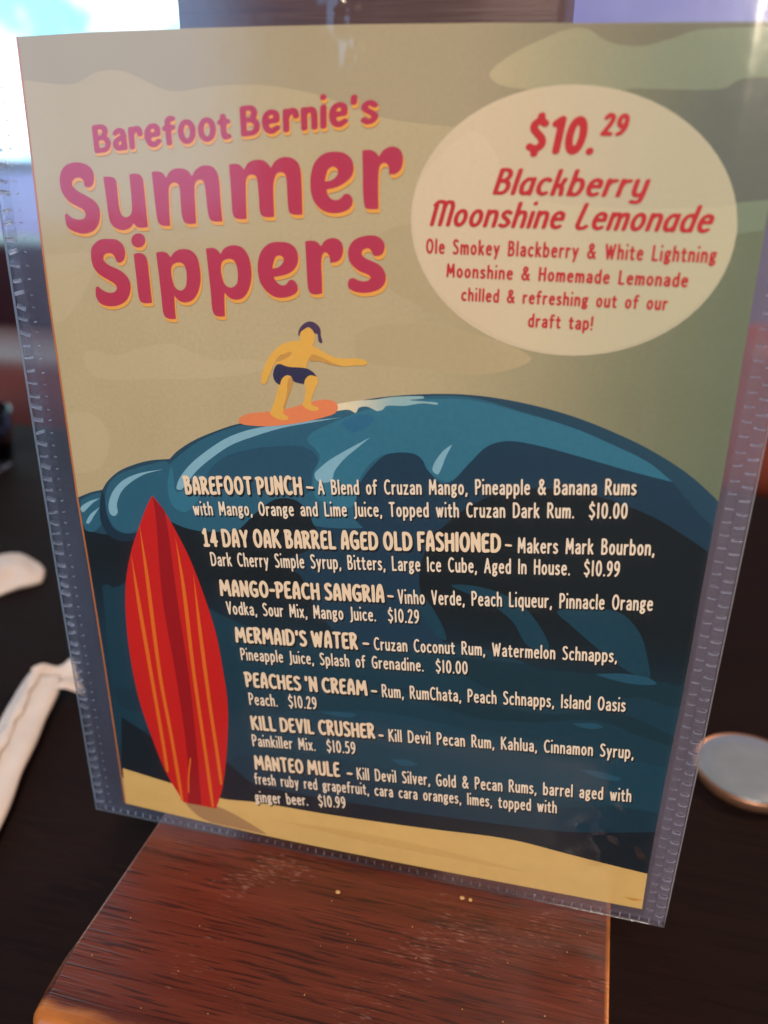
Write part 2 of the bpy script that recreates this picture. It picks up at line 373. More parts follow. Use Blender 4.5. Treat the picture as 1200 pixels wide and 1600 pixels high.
dk = ink('sky_band_ink', (176, 158, 124), 0.06, 1400, rgb2=(104, 106, 90), ramp_axis=0, lo=0.07, hi=0.125)
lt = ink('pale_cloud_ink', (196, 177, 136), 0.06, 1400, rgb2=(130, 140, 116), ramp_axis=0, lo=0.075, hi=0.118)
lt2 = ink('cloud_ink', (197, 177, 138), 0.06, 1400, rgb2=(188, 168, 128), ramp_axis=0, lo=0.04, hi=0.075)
c = 1
art('sky_band_print', [(28, 58, c), (140, 51), (275, 46), (560, 39), (900, 37), (1248, 35, c), (1236, 140), (1190, 150), (1060, 175), (930, 190), (800, 205), (690, 196), (600, 184), (510, 152), (460, 140), (400, 132), (330, 135), (265, 142), (210, 118), (185, 110), (150, 113), (115, 131), (60, 128), (37, 125, c)], dk, 1)
art('cloud_print', [(765, 115), (800, 85), (850, 60), (890, 45), (920, 46), (950, 65), (1000, 72), (1050, 60), (1090, 47), (1200, 42), (1249, 41, c), (1238, 120, c), (1160, 123), (1130, 138), (1060, 140), (1000, 139), (900, 145), (830, 140), (780, 132)], lt, 2)
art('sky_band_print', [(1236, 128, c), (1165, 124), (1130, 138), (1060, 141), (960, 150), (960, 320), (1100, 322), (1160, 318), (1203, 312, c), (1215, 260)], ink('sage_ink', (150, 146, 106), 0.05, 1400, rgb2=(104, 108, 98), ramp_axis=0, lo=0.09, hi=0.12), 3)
art('cloud_print', [(1203, 312, c), (1160, 316), (1100, 322), (1060, 324), (1060, 380), (1150, 366), (1193, 360, c)], ink('pale_sage_ink', (126, 138, 114), 0.05), 4)
art('cloud_print', [(130, 560), (140, 547), (180, 555), (227, 542), (267, 537), (300, 550), (333, 562), (400, 562), (420, 575), (340, 590), (230, 592), (150, 590)], lt2, 1)
art('cloud_print', [(105, 645, c), (125, 643), (150, 650), (170, 678), (168, 710), (150, 735), (117, 740, c)], lt2, 1)
art('cloud_print', [(72, 397, c), (100, 397), (140, 395), (150, 410), (130, 460), (100, 500), (83, 505, c)], lt2, 1)
art('cloud_print', [(590, 372), (640, 350), (720, 360), (720, 500), (640, 470), (600, 440)], ink('tan_shadow_ink', (186, 166, 126), 0.05), 1)
art('cloud_print', [(560, 520), (640, 505), (740, 520), (830, 560), (760, 585), (650, 575), (560, 560)], ink('tan_shadow_ink', (188, 168, 128), 0.05), 1)

# oval price badge
ov = []
for k in range(64):
    t = 2 * math.pi * k / 64
    ov.append((897 + 255 * math.cos(t), 344 + 212 * math.sin(t)))
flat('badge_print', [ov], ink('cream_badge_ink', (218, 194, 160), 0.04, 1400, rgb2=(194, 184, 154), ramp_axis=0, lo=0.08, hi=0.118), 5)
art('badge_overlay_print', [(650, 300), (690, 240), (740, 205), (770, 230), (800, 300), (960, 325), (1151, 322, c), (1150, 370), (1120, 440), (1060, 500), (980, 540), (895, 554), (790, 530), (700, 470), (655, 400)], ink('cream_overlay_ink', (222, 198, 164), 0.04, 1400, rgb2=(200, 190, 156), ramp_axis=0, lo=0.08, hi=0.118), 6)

# wave
navy = ink('deep_navy_ink', (28, 56, 72), 0.10, rgb2=(24, 33, 38), ramp_axis=2, lo=0.045, hi=0.072)
line = ink('dark_teal_ink', (38, 72, 92), 0.08)
teal = ink('teal_ink', (54, 116, 140), 0.08)
teal2 = ink('mid_teal_ink', (46, 97, 120), 0.08)
mid = ink('ocean_blue_ink', (42, 83, 106), 0.08)
blue = ink('night_blue_ink', (32, 60, 80), 0.08)
pale = ink('pale_aqua_ink', (136, 182, 200), 0.06)
pale2 = ink('dull_aqua_ink', (38, 84, 106), 0.08)
low = ink('deep_teal_ink', (28, 62, 77), 0.10)
low2 = ink('deep_blue_ink', (29, 67, 84), 0.10)
crest = [(122, 776), (142, 769), (160, 765, c), (168, 752), (186, 736), (212, 725), (237, 719), (265, 717, c), (278, 704), (303, 688), (333, 675), (373, 662), (430, 655), (480, 645), (532, 635), (579, 623), (657, 616), (736, 617), (815, 629), (894, 650), (972, 681), (1025, 708), (1077, 742), (1124, 784, c)]
sand_top = [(1012, 1365, c), (950, 1350), (880, 1332), (815, 1315), (765, 1306), (690, 1297), (600, 1285), (500, 1270), (400, 1253), (345, 1247), (263, 1222), (192, 1200, c)]
art('wave_outline_print', [(122, 777, c)] + crest[1:] + [(1012, 1380, c), (800, 1340), (600, 1300), (400, 1265), (190, 1215, c)], line, 6)
# dark inside
art('wave_hollow_print', [(124, 815, c), (150, 832), (190, 836), (230, 838), (265, 811), (303, 828), (355, 831), (373, 827), (399, 802), (424, 783), (443, 778), (465, 783), (483, 802), (494, 824), (540, 850), (600, 862), (660, 850), (679, 831), (720, 800), (773, 773), (836, 763), (899, 768), (962, 784), (1025, 810), (1077, 842), (1112, 866, c), (1012, 1378, c), (600, 1300), (190, 1212, c)], navy, 7)
art('wave_hollow_print', [(494, 800), (540, 790), (640, 790), (690, 790), (720, 798), (679, 831), (655, 900), (668, 960), (690, 1010), (560, 1010), (500, 960), (470, 900), (440, 880), (494, 850)], blue, 8)
art('wave_swell_print', [(262, 812), (240, 790), (250, 740), (268, 722), (310, 690), (373, 665), (430, 658), (532, 640), (657, 620), (736, 621), (815, 643), (894, 668), (962, 697), (1014, 723), (1051, 753, c), (988, 737), (946, 725), (894, 710), (841, 696), (794, 689), (762, 697), (736, 721), (715, 744), (699, 762), (690, 800), (600, 822), (494, 822), (483, 802), (465, 783), (443, 778), (424, 783), (399, 802), (373, 827), (355, 831), (303, 828)], teal2, 9)
art('wave_swell_print', [(560, 760), (600, 712), (640, 703), (662, 718), (672, 738), (690, 755), (712, 748), (736, 721), (762, 697), (794, 689), (841, 696), (894, 710), (946, 725), (988, 737), (1051, 753, c), (1090, 800), (1117, 826, c), (1112, 866, c), (1077, 842), (1025, 810), (962, 784), (899, 768), (836, 763), (773, 773), (720, 800), (679, 831), (600, 840), (555, 810)], blue, 10)
art('wave_swell_print', [(480, 685), (520, 660), (600, 632), (657, 624), (736, 625), (815, 645), (894, 668), (962, 697), (1014, 723), (1051, 753, c), (988, 737), (946, 725), (894, 710), (841, 696), (794, 689), (762, 697), (736, 721), (712, 746), (699, 753), (684, 747), (668, 734), (660, 718), (647, 709), (621, 707), (594, 713), (574, 729), (561, 752), (552, 790), (520, 790), (492, 775), (490, 740), (500, 712)], teal, 11)
art('wave_swell_print', [(325, 742), (347, 717), (384, 703), (432, 697), (468, 697), (490, 706), (497, 721), (488, 740), (485, 765), (470, 775), (400, 770), (345, 765)], mid, 12)
art('wave_swell_print', [(535, 660), (562, 648), (585, 652), (572, 668), (550, 675)], ink('soft_teal_ink', (48, 107, 140), 0.06), 12)
art('wave_swell_print', [(268, 728), (262, 760), (270, 790), (290, 800), (310, 780), (320, 745), (300, 745), (290, 765), (275, 768), (272, 750)], teal, 12)
art('wave_swell_print', [(166, 768), (180, 745), (210, 732), (240, 724), (262, 722), (258, 745), (248, 775), (238, 800), (222, 825), (200, 833), (180, 825), (167, 800)], teal2, 8)
art('wave_swell_print', [(126, 782, c), (140, 774), (158, 771), (158, 790), (160, 815), (148, 830), (134, 828), (129, 815, c)], teal2, 8)
art('wave_shade_print', [(160, 765), (156, 790), (158, 815), (172, 838), (198, 846), (225, 836), (243, 812), (226, 828), (200, 834), (178, 826), (167, 803), (164, 780)], ink('ink_blue_line', (28, 50, 66), 0.08), 9)
hl = [
 [(276, 763), (281, 747), (296, 727), (322, 705), (355, 684), (391, 671), (432, 664), (487, 657), (534, 652, c), (487, 660), (443, 668), (399, 681), (362, 695), (333, 714), (307, 736), (290, 758), (283, 765)],
 [(256, 733, c), (219, 739), (193, 750), (177, 767), (170, 787), (172, 802), (179, 806), (184, 801), (183, 787), (190, 768), (204, 754), (226, 741)],
 [(126, 793), (140, 783), (157, 778, c), (145, 786), (130, 800)],
 [(156, 792, c), (142, 803), (135, 816), (139, 818), (147, 806)],
 [(579, 683, c), (547, 700), (516, 718), (500, 731), (492, 740), (494, 749), (503, 754), (518, 751), (523, 736), (538, 717), (558, 700)],
 [(707, 694, c), (692, 705), (679, 723), (676, 735), (684, 741), (690, 731), (697, 713)],
]
for h in hl: art('highlight_print', h, pale, 13)
art('foam_print', [(527, 631, c), (558, 626), (587, 624), (615, 620), (660, 619), (663, 622), (640, 625), (683, 629), (684, 632), (660, 630), (632, 634), (604, 634), (598, 640), (589, 642), (581, 638), (572, 635), (561, 637), (556, 645), (548, 641), (541, 640), (527, 642, c)], ink('foam_ink', (240, 220, 182), 0.05, rgb2=(150, 184, 186), ramp_axis=0, lo=0.058, hi=0.070), 14, n=4)
# lower bands of the breaker
art('wave_band_print', [(160, 915, c), (200, 905), (260, 915), (345, 960), (420, 990), (520, 1010), (640, 1000), (760, 1015), (860, 1050), (960, 1075), (1068, 1082, c), (1052, 1165, c), (1035, 1250, c), (900, 1262), (700, 1245), (520, 1205), (380, 1180), (345, 1190), (250, 1130), (184, 1170, c)], low, 8)
art('wave_band_print', [(700, 1030), (780, 1033), (880, 1048), (1000, 1060), (1072, 1072, c), (1060, 1105), (1000, 1090), (940, 1095), (830, 1092), (760, 1075)], ink('dark_green_ink', (26, 54, 66), 0.1), 9)
art('wave_band_print', [(620, 1075), (740, 1095), (850, 1115), (960, 1112), (1053, 1150, c), (1049, 1166, c), (1000, 1150), (930, 1125), (840, 1128), (740, 1120)], ink('dark_green_ink', (26, 54, 66), 0.1), 10)
art('wave_band_print', [(400, 1120), (560, 1110), (640, 1120), (760, 1145), (900, 1165), (1000, 1190), (1044, 1200, c), (1030, 1270, c), (900, 1250), (700, 1220), (500, 1180), (400, 1160)], low2, 9)
art('wave_band_print', [(640, 920, c), (665, 935), (690, 975), (697, 1000), (680, 990), (660, 960)], low2, 11)
art('wave_band_print', [(705, 915), (740, 915), (790, 930), (830, 960), (858, 1012), (826, 1010), (800, 970), (760, 940)], low2, 11)
art('wave_band_print', [(870, 955), (920, 950), (970, 958), (1000, 990), (1012, 1030), (1014, 1060), (975, 1045), (930, 1010), (890, 975)], low2, 11)
for h in ([(930, 1053, c), (970, 1052), (1010, 1058), (1026, 1067), (1020, 1070), (985, 1068), (950, 1060)], [(895, 1130, c), (930, 1130), (942, 1136), (925, 1139), (905, 1135)],
          [(905, 1202, c), (935, 1205), (970, 1216), (965, 1220), (935, 1215)], [(500, 1112, c), (530, 1112), (557, 1116), (548, 1121), (520, 1118)], [(610, 1186, c), (635, 1187), (652, 1194), (630, 1196)]):
    art('highlight_print', h, pale2, 12)
for h in ([(157, 870, c), (200, 868), (206, 900), (178, 918), (162, 905, c)], [(176, 1075, c), (215, 1080), (235, 1110), (190, 1105)]):
    art('wave_shade_print', h, navy, 9)
art('wave_shade_print', [(190, 1120, c), (235, 1150), (270, 1180), (350, 1190), (400, 1225), (600, 1262), (800, 1290), (900, 1300), (1024, 1300, c), (1012, 1376, c), (800, 1325), (600, 1295), (400, 1262), (190, 1210, c)], ink('sea_floor_ink', (24, 34, 42), 0.1), 12)
# sand
sand = ink('sand_ink', (226, 184, 112), 0.06, 300)
art('sand_print', sand_top + [(197, 1255, c), (400, 1302), (600, 1343), (800, 1381), (1003, 1420, c)], sand, 15, n=4)
art('sand_shadow_print', [(287, 1250, c), (340, 1260), (372, 1275), (410, 1298), (418, 1304, c), (330, 1285, c), (312, 1276), (296, 1262)], ink('sand_shade_ink', (176, 136, 92), 0.06), 16, n=4)
art('sand_ripple_print', [(975, 1401, c), (990, 1403), (1005, 1406, c), (990, 1407)], ink('sand_shade_ink', (206, 148, 70), 0.06), 16, n=4)
art('sand_ripple_print', [(440, 1283, c), (560, 1300), (700, 1330), (820, 1362), (700, 1340), (560, 1312)], ink('sand_streak_ink', (218, 175, 104), 0.06), 16, n=4)

# printed surfboard
red = ink('red_board_ink', (206, 34, 30), 0.05); dred = ink('dark_red_ink', (160, 22, 28), 0.05); org = ink('orange_stripe_ink', (232, 110, 36), 0.05)
art('surfboard_print', [(238, 774, c), (229, 792), (218, 822), (205, 862), (197, 910), (197, 960), (203, 1020), (217, 1090), (237, 1150), (260, 1207), (287, 1253, c), (338, 1263, c), (348, 1230), (355, 1167), (356, 1100), (348, 1043), (337, 987), (320, 933), (297, 873), (270, 820), (252, 791)], red, 17)
art('surfboard_stripe_print', [(238, 776, c), (243, 800), (254, 933), (277, 1067), (293, 1183), (294, 1255, c), (315, 1258, c), (309, 1183), (297, 1067), (277, 933), (258, 800), (248, 787)], dred, 18)
for a in ([(218, 818), (230, 900), (250, 1053), (268, 1150), (285, 1250)], [(205, 864), (217, 940), (240, 1073), (255, 1160), (262, 1205)],
          [(274, 837), (287, 917), (303, 1050), (320, 1167), (333, 1260)], [(302, 893), (313, 987), (328, 1100), (340, 1180), (346, 1225)]):
    w = [0.8, 2.6, 2.6, 2.4, 1.8]
    art('surfboard_stripe_print', [(a[0][0], a[0][1], c)] + [(x + ww, y) for (x, y), ww in list(zip(a, w))[1:]] + [(x - ww, y) for (x, y), ww in list(zip(a, w))[1:][::-1]], org, 19, n=4)
art('surfboard_fin_print', [(297, 1184, c), (299, 1184), (296, 1215), (296, 1238), (294, 1238), (294, 1210)], org, 20, n=4)

# printed surfer
def Z(pts, ox=360, oy=490, s=3.5294):
    return [tuple([ox + p[0] / s, oy + p[1] / s] + list(p[2:])) for p in pts]
skin = ink('skin_ink', (234, 176, 78), 0.05); skin2 = ink('skin_shade_ink', (206, 150, 76), 0.05); hair = ink('hair_ink', (74, 52, 84), 0.05); shorts = ink('shorts_ink', (46, 46, 78), 0.05)
art('rider_board_print', Z([(45, 590), (65, 565), (120, 548), (210, 540), (330, 520), (420, 492), (500, 475), (560, 478), (590, 500), (592, 528), (575, 550), (520, 570), (440, 590), (340, 608), (220, 620), (120, 617), (60, 607)]), ink('coral_board_ink', (236, 134, 86), 0.05), 20)
art('rider_body_print', Z([(250, 270, c), (285, 235), (320, 215), (270, 235), (238, 290), (212, 350), (192, 388), (172, 380), (175, 330), (205, 255), (250, 195), (300, 162), (360, 150), (395, 145, c), (445, 172, c), (480, 190), (540, 225), (590, 245), (700, 248), (740, 255), (757, 272), (735, 285), (690, 285), (620, 290), (560, 270), (500, 240), (450, 228), (430, 260), (418, 302, c), (330, 297), (255, 282, c)]), skin, 20)
art('rider_leg_print', Z([(285, 355), (310, 338), (340, 348), (342, 390), (322, 450), (297, 525), (292, 548), (322, 575), (300, 587), (255, 577), (220, 550), (225, 535), (245, 480), (265, 410)]), skin, 21)
art('rider_leg_print', Z([(412, 360), (440, 335), (478, 345), (483, 380), (462, 430), (447, 480), (452, 503), (487, 520), (480, 533), (440, 532), (400, 505), (410, 470), (416, 420)]), skin, 21)
art('rider_shade_print', Z([(255, 262), (285, 228), (330, 210), (340, 222), (310, 245), (270, 262)]), skin2, 21)
art('rider_shade_print', Z([(450, 225), (500, 238), (560, 268), (615, 288), (560, 282), (490, 262), (440, 258)]), skin2, 21)
art('rider_shade_print', Z([(320, 360), (342, 350), (344, 390), (322, 452), (300, 520), (292, 520), (312, 440)]), skin2, 22)
art('rider_head_print', Z([(385, 110), (405, 85), (435, 75), (460, 95), (467, 130), (460, 165), (440, 182), (410, 172), (392, 150)]), skin, 21)
art('rider_shorts_print', Z([(265, 277), (320, 292), (415, 300), (455, 320), (478, 347, c), (440, 340), (415, 360), (405, 388, c), (350, 372), (335, 345), (310, 340), (285, 360), (275, 393, c), (250, 375), (237, 345), (242, 305)]), shorts, 22)
art('rider_hair_print', Z([(375, 117), (380, 88), (400, 60), (430, 43), (455, 45), (480, 60), (497, 85), (500, 120), (508, 155), (500, 162), (487, 150), (480, 110), (465, 108), (452, 88), (430, 75), (405, 88), (390, 100), (381, 120)]), hair, 22)

# ------------------------------------------------------------------ big title, traced outline by outline
def T3(p): return Z(p, 80, 220, 4)
def T4(p): return Z(p, 340, 210, 4)
def T5(p): return Z(p, 130, 350, 4)
def T6(p): return Z(p, 380, 350, 4.6154)
def circ(x, y, rx, ry): return [(x + rx * math.cos(t * math.pi / 6), y + ry * math.sin(t * math.pi / 6)) for t in range(12)]
title = [
 ('S', T3([(175, 135), (225, 150), (260, 185), (270, 230), (262, 275), (235, 292), (210, 280), (207, 255), (190, 235), (165, 230), (140, 245), (133, 275), (160, 308), (215, 340), (265, 370), (298, 410), (308, 455), (300, 515), (270, 560), (215, 580), (160, 572), (110, 545), (92, 505), (88, 460, c), (100, 452, c), (125, 475), (165, 491), (203, 488), (218, 465), (205, 432), (170, 412), (115, 380), (75, 330), (57, 270), (60, 205), (85, 160), (130, 138)]), []),
 ('u', T3([(327, 225, c), (372, 224), (403, 240), (413, 280), (428, 420), (445, 465), (470, 478), (495, 465), (507, 430), (503, 350), (490, 210, c), (520, 204), (555, 212), (575, 240), (583, 300), (607, 540, c), (560, 543), (535, 535), (518, 515, c), (500, 540), (460, 558), (410, 548), (375, 515), (360, 460), (345, 350)]), []),
 ('m', T3([(630, 195, c), (665, 190), (700, 203), (720, 233, c), (740, 195), (785, 172), (840, 178), (868, 200), (880, 222, c), (905, 180), (950, 155), (1000, 158), (1035, 190), (1050, 240), (1060, 370), (1072, 503, c), (1030, 505), (1000, 495), (985, 465), (975, 400), (962, 280), (950, 250), (930, 243), (908, 255), (898, 290), (908, 517, c), (865, 520), (835, 508), (820, 470), (812, 400), (805, 300), (795, 270), (770, 260), (745, 275), (737, 310), (745, 530, c), (710, 532), (680, 520), (665, 490), (655, 420), (640, 290)]), []),
 ('m', T4([(72, 188, c), (115, 183), (145, 195), (167, 222, c), (190, 180), (235, 160), (290, 163), (320, 188), (335, 210, c), (360, 168), (405, 143), (460, 145), (500, 172), (520, 220), (527, 330), (532, 500, c), (490, 503), (455, 492), (443, 460), (437, 380), (430, 270), (420, 245), (398, 237), (372, 245), (358, 275), (350, 330), (355, 515, c), (310, 518), (280, 508), (265, 475), (260, 400), (250, 290), (240, 260), (215, 252), (190, 262), (178, 300), (183, 528, c), (140, 530), (110, 520), (95, 490), (90, 430), (82, 300)]), []),
 ('e', T4([(735, 108), (790, 115), (835, 150), (852, 205), (840, 260), (800, 300), (745, 330), (683, 345, c), (690, 375), (710, 402), (745, 410), (775, 395), (795, 372), (825, 375), (845, 405), (840, 445), (810, 475), (750, 492), (690, 488), (640, 462), (600, 410), (582, 340), (583, 260), (605, 180), (650, 130), (690, 112)]), [T4([(720, 202), (748, 215), (752, 245), (730, 275), (700, 290), (672, 292, c), (680, 255), (692, 220)])]),
 ('r', T4([(905, 100, c), (950, 96), (985, 108), (1010, 138, c), (1035, 100), (1085, 75), (1130, 85), (1155, 120), (1160, 170), (1145, 220), (1110, 248), (1072, 248, c), (1072, 215), (1065, 190), (1045, 178), (1022, 188), (1010, 220), (1005, 320), (1007, 465, c), (965, 468), (930, 462), (917, 435), (910, 350), (908, 220)]), []),
 ('S', T5([(160, 92), (210, 98), (250, 130), (265, 180), (255, 225), (230, 242), (210, 232), (200, 205), (180, 185), (150, 183), (130, 200), (133, 230), (165, 258), (225, 285), (270, 320), (297, 370), (295, 430), (270, 480), (215, 510), (150, 512), (105, 492), (82, 450), (80, 395, c), (95, 388, c), (120, 410), (160, 428), (195, 425), (212, 405), (205, 380), (170, 355), (110, 320), (70, 275), (52, 215), (55, 150), (85, 110), (120, 95)]), []),
 ('i', T5([(317, 188, c), (350, 180), (385, 192), (402, 225), (412, 300), (433, 493, c), (390, 495), (362, 485), (348, 450), (335, 340)]), []),
 ('i', T5(circ(347, 102, 44, 45)), []),
 ('p', T5([(457, 178, c), (500, 172), (530, 185), (548, 208, c), (575, 172), (625, 155), (680, 168), (715, 210), (733, 290), (735, 360), (718, 430), (685, 475), (640, 490), (600, 478), (572, 448, c), (575, 520), (582, 593, c), (545, 593), (515, 580), (500, 545), (490, 450), (475, 320)]), [T5([(595, 240), (628, 250), (645, 290), (648, 350), (640, 395), (612, 415), (580, 400), (560, 350), (552, 290), (562, 255)])]),
 ('p', T5([(768, 153, c), (810, 148), (840, 162), (860, 187, c), (885, 150), (935, 132), (990, 143), (1030, 190), (1050, 260), (1053, 340), (1035, 415), (1000, 462), (955, 473), (915, 460), (885, 430, c), (885, 500), (888, 577, c), (850, 578), (822, 565), (808, 530), (800, 440), (785, 300)]), [T5([(905, 218), (940, 225), (960, 260), (968, 320), (960, 375), (925, 397), (890, 380), (870, 330), (863, 280), (872, 235)])]),
 ('e', T6([(270, 128), (330, 137), (380, 175), (398, 235), (390, 295), (350, 345), (290, 370), (222, 382, c), (240, 415), (275, 440), (310, 435), (335, 405), (365, 405), (392, 440), (392, 485), (355, 515), (290, 532), (230, 525), (170, 485), (125, 420), (107, 340), (110, 260), (135, 190), (180, 145), (225, 130)]), [T6([(255, 227), (285, 235), (293, 262), (275, 295), (245, 315), (212, 320, c), (220, 280), (235, 240)])]),
 ('r', T6([(448, 125, c), (495, 118), (535, 130), (562, 160, c), (590, 120), (640, 100), (690, 112), (718, 150), (722, 200), (705, 250), (670, 275), (628, 277, c), (625, 240), (610, 212), (590, 205), (572, 225), (565, 290), (570, 400), (572, 500, c), (530, 508), (490, 500), (470, 465), (462, 380), (455, 250)]), []),
 ('s', T6([(900, 82), (960, 85), (1005, 115), (1022, 160), (1010, 210), (980, 230), (945, 228), (930, 205), (915, 180), (885, 177), (860, 195), (860, 225), (890, 250), (950, 275), (1000, 310), (1028, 365), (1025, 420), (990, 465), (930, 490), (860, 497), (800, 485), (762, 460), (757, 420), (770, 395), (800, 390), (830, 405), (870, 412), (905, 405), (920, 385), (900, 365), (840, 340), (790, 300), (762, 250), (760, 180), (790, 125), (840, 95)]), []),
]
magenta = ink('magenta_title_ink', (186, 50, 78), 0.05); amber = ink('amber_shadow_ink', (240, 166, 72), 0.05)
redink = ink('red_text_ink', (196, 38, 46), 0.05)
white = ink('cream_text_ink', (250, 226, 200), 0.05); peach = ink('peach_text_ink', (250, 220, 186), 0.05); shadow = ink('text_shadow_ink', (18, 24, 30), 0.05)
for ch_, outline, holes in title:
    art('title_letter_shadow', outline, amber, 23, holes=holes, n=4, dx=0.0003, dz=-0.00062)
    art('title_letter', outline, magenta, 24, holes=holes, n=4)

# ------------------------------------------------------------------ stroke lettering
def Cv(pts, n=5):
    P = [np.array(p, float) for p in pts]; out = []
    for i in range(len(P) - 1):
        p0 = P[i - 1] if i else P[i] * 2 - P[i + 1]; p1, p2 = P[i], P[i + 1]; p3 = P[i + 2] if i + 2 < len(P) else p2 * 2 - p1
        for k in range(n):
            u = k / n
            out.append(0.5 * ((2*p1) + (-p0 + p2)*u + (2*p0 - 5*p1 + 4*p2 - p3)*u*u + (-p0 + 3*p1 - 3*p2 + p3)*u**3))
    out.append(P[-1]); return out
def El(cx, cy, rx, ry, n=20): return [np.array((cx + rx*math.cos(2*math.pi*k/n), cy + ry*math.sin(2*math.pi*k/n))) for k in range(n + 1)]
def Pl(*p): return [np.array(q, float) for q in p]
def bowl(x0, x1):   # x0 stem side
    d = x1 - x0
    return Cv([(x0, .5), (x0 + d*.36, .64), (x0 + d*.8, .58), (x1, .33), (x0 + d*.8, .05), (x0 + d*.36, 0), (x0, .12)])
